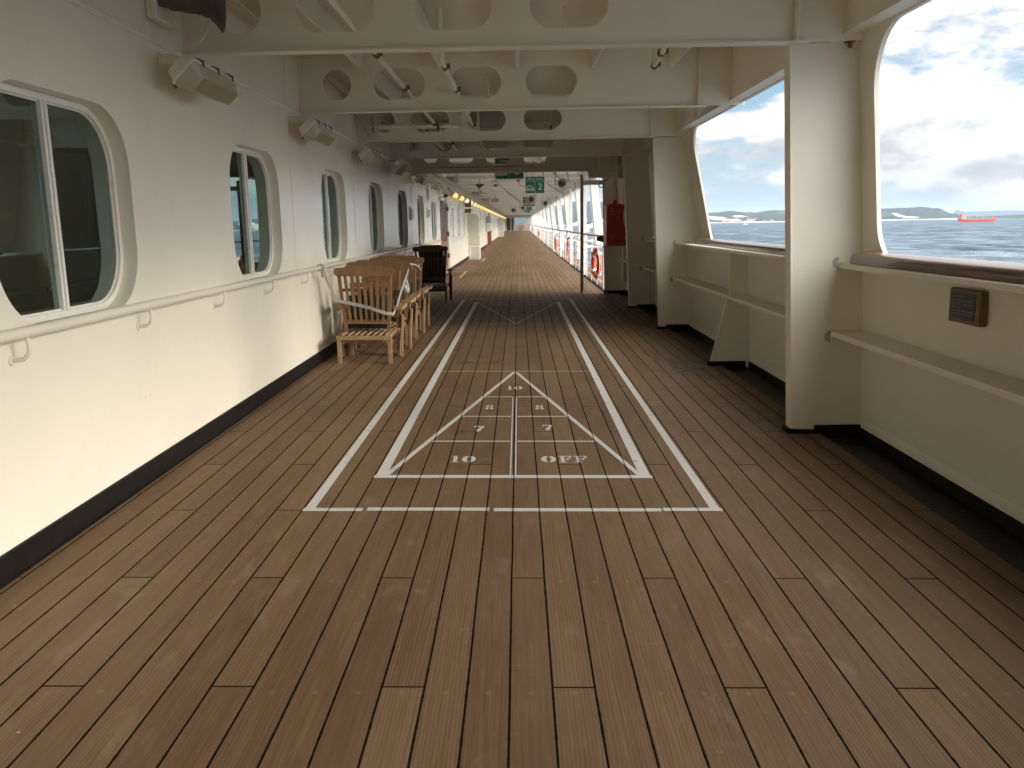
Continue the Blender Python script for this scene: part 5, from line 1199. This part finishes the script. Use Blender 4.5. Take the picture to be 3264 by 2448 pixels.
for i, (a, c, sag) in enumerate((((0.55, 21, 3.1), (1.75, 27.5, 2.62), 0.05), ((-0.7, 31, 2.98), (0.45, 44, 2.50), 0.05), ((0.85, 25, 2.70), (1.85, 30, 2.52), 0.08), ((-0.5, 40, 3.0), (0.9, 60, 2.55), 0.05))):
    a, c = Vector(a), Vector(c); q = MB(); q.tube([a+(c-a)*k/12-Vector((0, 0, sag*math.sin(math.pi*k/12))) for k in range(13)], 0.012, 6); o = q.build('hanging_cable', REDCAB)
    tag(o, ['red-brown cable running from the last beam to the nearest searchlight', 'red-brown cable from the camera dome towards the third green sign', 'red-brown cable hanging between the number 2 sign and the railing posts', 'faint red-brown cable across the middle of the far deckhead'][i], 'cable')
# ================================================================= FAR END
e = empty('end_bulkhead', (0, YE-0.3, sheer(YE))); tag(e, 'grey-white bulkhead with window and dark doors closing the far end', 'wall')
q = MB(); q.holed((-0.75, 1.75, -0.4, 2.9), rrect(-0.62, 1.35, 1.12, 2.2, 0.05, 2), lambda u, v, t: (u, t, v), 0.05); q.quad((-2.6, 0, -0.4), (-0.75, 0, -0.4), (-0.75, 0, 2.9), (-2.6, 0, 2.9)); q.quad((1.75, 0, -0.4), (2.6, 0, -0.4), (2.6, 0, 2.9), (1.75, 0, 2.9)); q.build('plate', mat('grey_white_paint', (0.42, 0.41, 0.38), 0.5), e)
q = MB(); q.box(-1.95, -1.35, -0.03, -0.002, 0.1, 2.1); q.box(-1.15, -0.80, -0.03, -0.002, 0.1, 2.1); q.build('door', mat('dark_brown_door', (0.045, 0.03, 0.022), 0.5), e)
o = copy_tree(lb); o.location = (0.8, YE-0.42, sheer(YE)+0.62); o.rotation_euler = (0, 0, R_(90)); o['label'] = 'dull orange lifebuoy hung on the bulkhead at the far end of the walk'; o['group'] = 'orange lifebuoys on the railing'
# ================================================================= OUTSIDE: davits, ships
def davit(y, x0, label):
    e = empty('boat_davit', (x0, y, 0)); tag(e, label, 'davit', 'white boat davits outside the railing')
    q = MB(); pts = [(0, 0, -0.3), (0.0, 0, 0.65), (0.12, 0, 1.0), (0.45, 0, 1.30), (1.0, 0, 1.55), (1.7, 0, 1.75)]
    for a, c in zip(pts, pts[1:]): q.bar(a, c, 0.20, 0.24, 0.02, up=(0, 1, 0))
    q.build('arm', P_WHITE, e); q = MB(); q.bar((0.0, 0, 0.35), (1.6, 0, 0.35), 0.10, 0.10, 0.01); q.lathe([(0, 0.13), (0.1, 0.13), (0.1, 0)], (0.5, -0.15, 1.2), (0, 1, 0), 18); q.bar((-0.6, 0, 0.95), (0.1, 0, 0.95), 0.08, 0.08, 0.01); q.build('strut', P_WHITE, e)
    q = MB(); q.tube([(0.9, 0, 1.6), (0.85, 0, 1.85), (0.95, 0, 1.98), (1.08, 0, 1.9)], 0.025, 8); q.build('hook', DARKMET, e)
davit(29, 2.95, 'nearest white curved boat davit outside the railing beyond the thin post'); davit(44, 3.1, 'second white curved boat davit farther along outside the railing'); davit(60, 3.1, 'farthest white curved boat davit outside the railing')
# cargo ship
def cargo():
    u = 3115; r = ray(u, 700); d = Vector((r.x, r.y, 0)).normalized(); dist = 3000.0; p = d*dist
    sx = Vector((d.y, -d.x, 0)); ang = math.atan2(sx.y, sx.x)
    e = empty('cargo_ship', (p.x, p.y, SEAZ), ang+R_(8)); tag(e, 'long orange-red cargo ship with pale superstructure at its stern, on the horizon', 'ship')
    L = 104; q = MB(); hull = mat('ship_orange_red', (0.80, 0.10, 0.035), 0.5, var=0.08, vscale=0.1)
    st = [(-L/2, 6.5, 3.0, 9.5), (-L/2+6, 8.6, 0, 9.2), (-L/2+20, 9.2, -1, 8.2), (0, 9.2, -1, 7.6), (L/2-22, 9.0, -1, 8.0), (L/2-9, 5.5, -1, 10.5), (L/2+1, 0.8, 1, 12.5)]
    rings = []
    for x, hw, zb, zt in st: rings.append([q.bm.verts.new(v) for v in ((x, -hw, zt), (x-(0 if x < 30 else 2), -hw*0.8, zb), (x-(0 if x < 30 else 2), hw*0.8, zb), (x, hw, zt))])
    for a, c in zip(rings, rings[1:]):
        for j in range(4): q.bm.faces.new((a[j], a[(j+1) % 4], c[(j+1) % 4], c[j]))
    q.bm.faces.new(rings[0]); q.bm.faces.new(rings[-1]); q.build('hull', hull, e)
    q = MB(); q.box(-L/2+7, -L/2+22, -8, 8, 8.5, 14); q.box(-L/2+8, -L/2+20, -7, 7, 14, 19); q.box(-L/2+9, -L/2+18, -9, 9, 19, 22.5); q.build('superstructure', mat('ship_pale_yellow', (0.70, 0.60, 0.42), 0.5), e)
    q = MB(); q.box(-L/2+3, -L/2+9, -2.5, 2.5, 9, 25); q.build('funnel', hull, e)
    q = MB()
    for x in (-22, -2, 14, 22): q.tube([(x, 0, 7), (x, 0, 22)], [0.8, 0.5], 8); q.bar((x, 0, 14), (x+11, 0, 18), 0.8, 0.8)
    q.tube([(L/2-10, 0, 9), (L/2-10, 0, 24)], [0.6, 0.4], 8); q.box(-35, 35, -3, 3, 7.6, 10); q.build('cargo_gear', mat('ship_gear_grey', (0.45, 0.36, 0.30), 0.6), e)
cargo()
def smallboat():
    r = ray(2376, 712); d = Vector((r.x, r.y, 0)).normalized(); p = d*3300
    e = empty('motor_boat', (p.x, p.y, SEAZ), math.atan2(-d.x, d.y)); tag(e, 'tiny white motor boat on the water below the far town', 'boat')
    q = MB(); q.prism([(-8, -2, 0), (6, -2, 0), (9, 0, 1), (6, 2, 0), (-8, 2, 0)], (0, 0, 2.2)); q.build('hull', TAPEW, e); q = MB(); q.box(-4, 2, -1.5, 1.5, 2.2, 5); q.box(-1, 0, -0.3, 0.3, 5, 9); q.build('cabin', TAPEW, e)
smallboat()
SC.cycles.max_bounces = 10; SC.cycles.diffuse_bounces = 7
for m_ in bpy.data.materials:
    pass
# thin conduits and small fittings on the deckhead
q = MB(); q.tube([(-1.9, 18.80, 2.775), (0.30, 18.80, 2.785), (0.36, 18.80, 2.83), (0.36, 18.80, 2.90)], 0.007, 6); o = q.build('beam_conduit', DARKMET); tag(o, 'thin dark conduit along the face of the farthest deck beam', 'conduit')
for i, (x, y) in enumerate(((0.42, 7.6), (-0.35, 10.9), (0.55, 14.1))):
    e = empty('sprinkler', (x, y, 3.05)); q = MB(); q.tube([(0, 0, 0.05), (0, 0, 0.30)], 0.014, 8); q.build('drop_pipe', P_BEAM, e)
    q = MB(); q.lathe([(0.05, 0.02), (0.02, 0.018), (0.0, 0.006), (-0.012, 0.03), (-0.016, 0.03), (-0.016, 0)], (0, 0, 0), (0, 0, 1), 14); q.build('head', RUST, e)
    tag(e, ['small sprinkler head hanging between the first and second deck beams', 'small sprinkler head hanging between the second and third deck beams', 'small sprinkler head hanging between the third and fourth deck beams'][i], 'sprinkler', 'sprinkler heads between the beams')
for i, y in enumerate((6.4, 9.5, 12.7)):
    q = MB()
    for k in range(4): q.tube([(-2.2+0.028*k, y, 3.26), (-2.2+0.028*k, y+1.4, 3.245-0.008*k), (-2.2+0.028*k, y+2.7, 3.26)], 0.010, 6)
    o = q.build('cable_run', CABLE); tag(o, ['cables clipped under the deckhead by the wall between the first two beams', 'cables clipped under the deckhead by the wall between beams two and three', 'cables clipped under the deckhead by the wall between beams three and four'][i], 'cables', 'cable runs by the wall')
e = empty('bolt_lug', (2.30, 6.13, 2.72)); q = MB(); q.lathe([(0, 0.016), (-0.035, 0.016), (-0.035, 0)], (0, 0, 0.02), (0, 0, 1), 8); q.box(-0.03, 0.03, -0.02, 0.04, 0.02, 0.03, 0.003); q.build('bolt', RUST, e); tag(e, 'small rusty bolt under the header by the nearest pillar', 'bolt')
# ================================================================= AIR
hz_m = bpy.data.materials.new('sea_haze'); hz_m.use_nodes = True; t = hz_m.node_tree; t.nodes.clear()
pv = N(t, 'ShaderNodeVolumePrincipled'); pv.inputs['Density'].default_value = 4.2e-5; pv.inputs['Color'].default_value = (0.62, 0.78, 1.0, 1); pv.inputs['Anisotropy'].default_value = 0.2
o_ = N(t, 'ShaderNodeOutputMaterial'); link(t, pv.outputs[0], o_.inputs['Volume'])
q = MB(); q.box(-61000, 61000, -61000, 61000, -17, 240); hzo = q.build('haze', hz_m); hzo['kind'] = 'stuff'
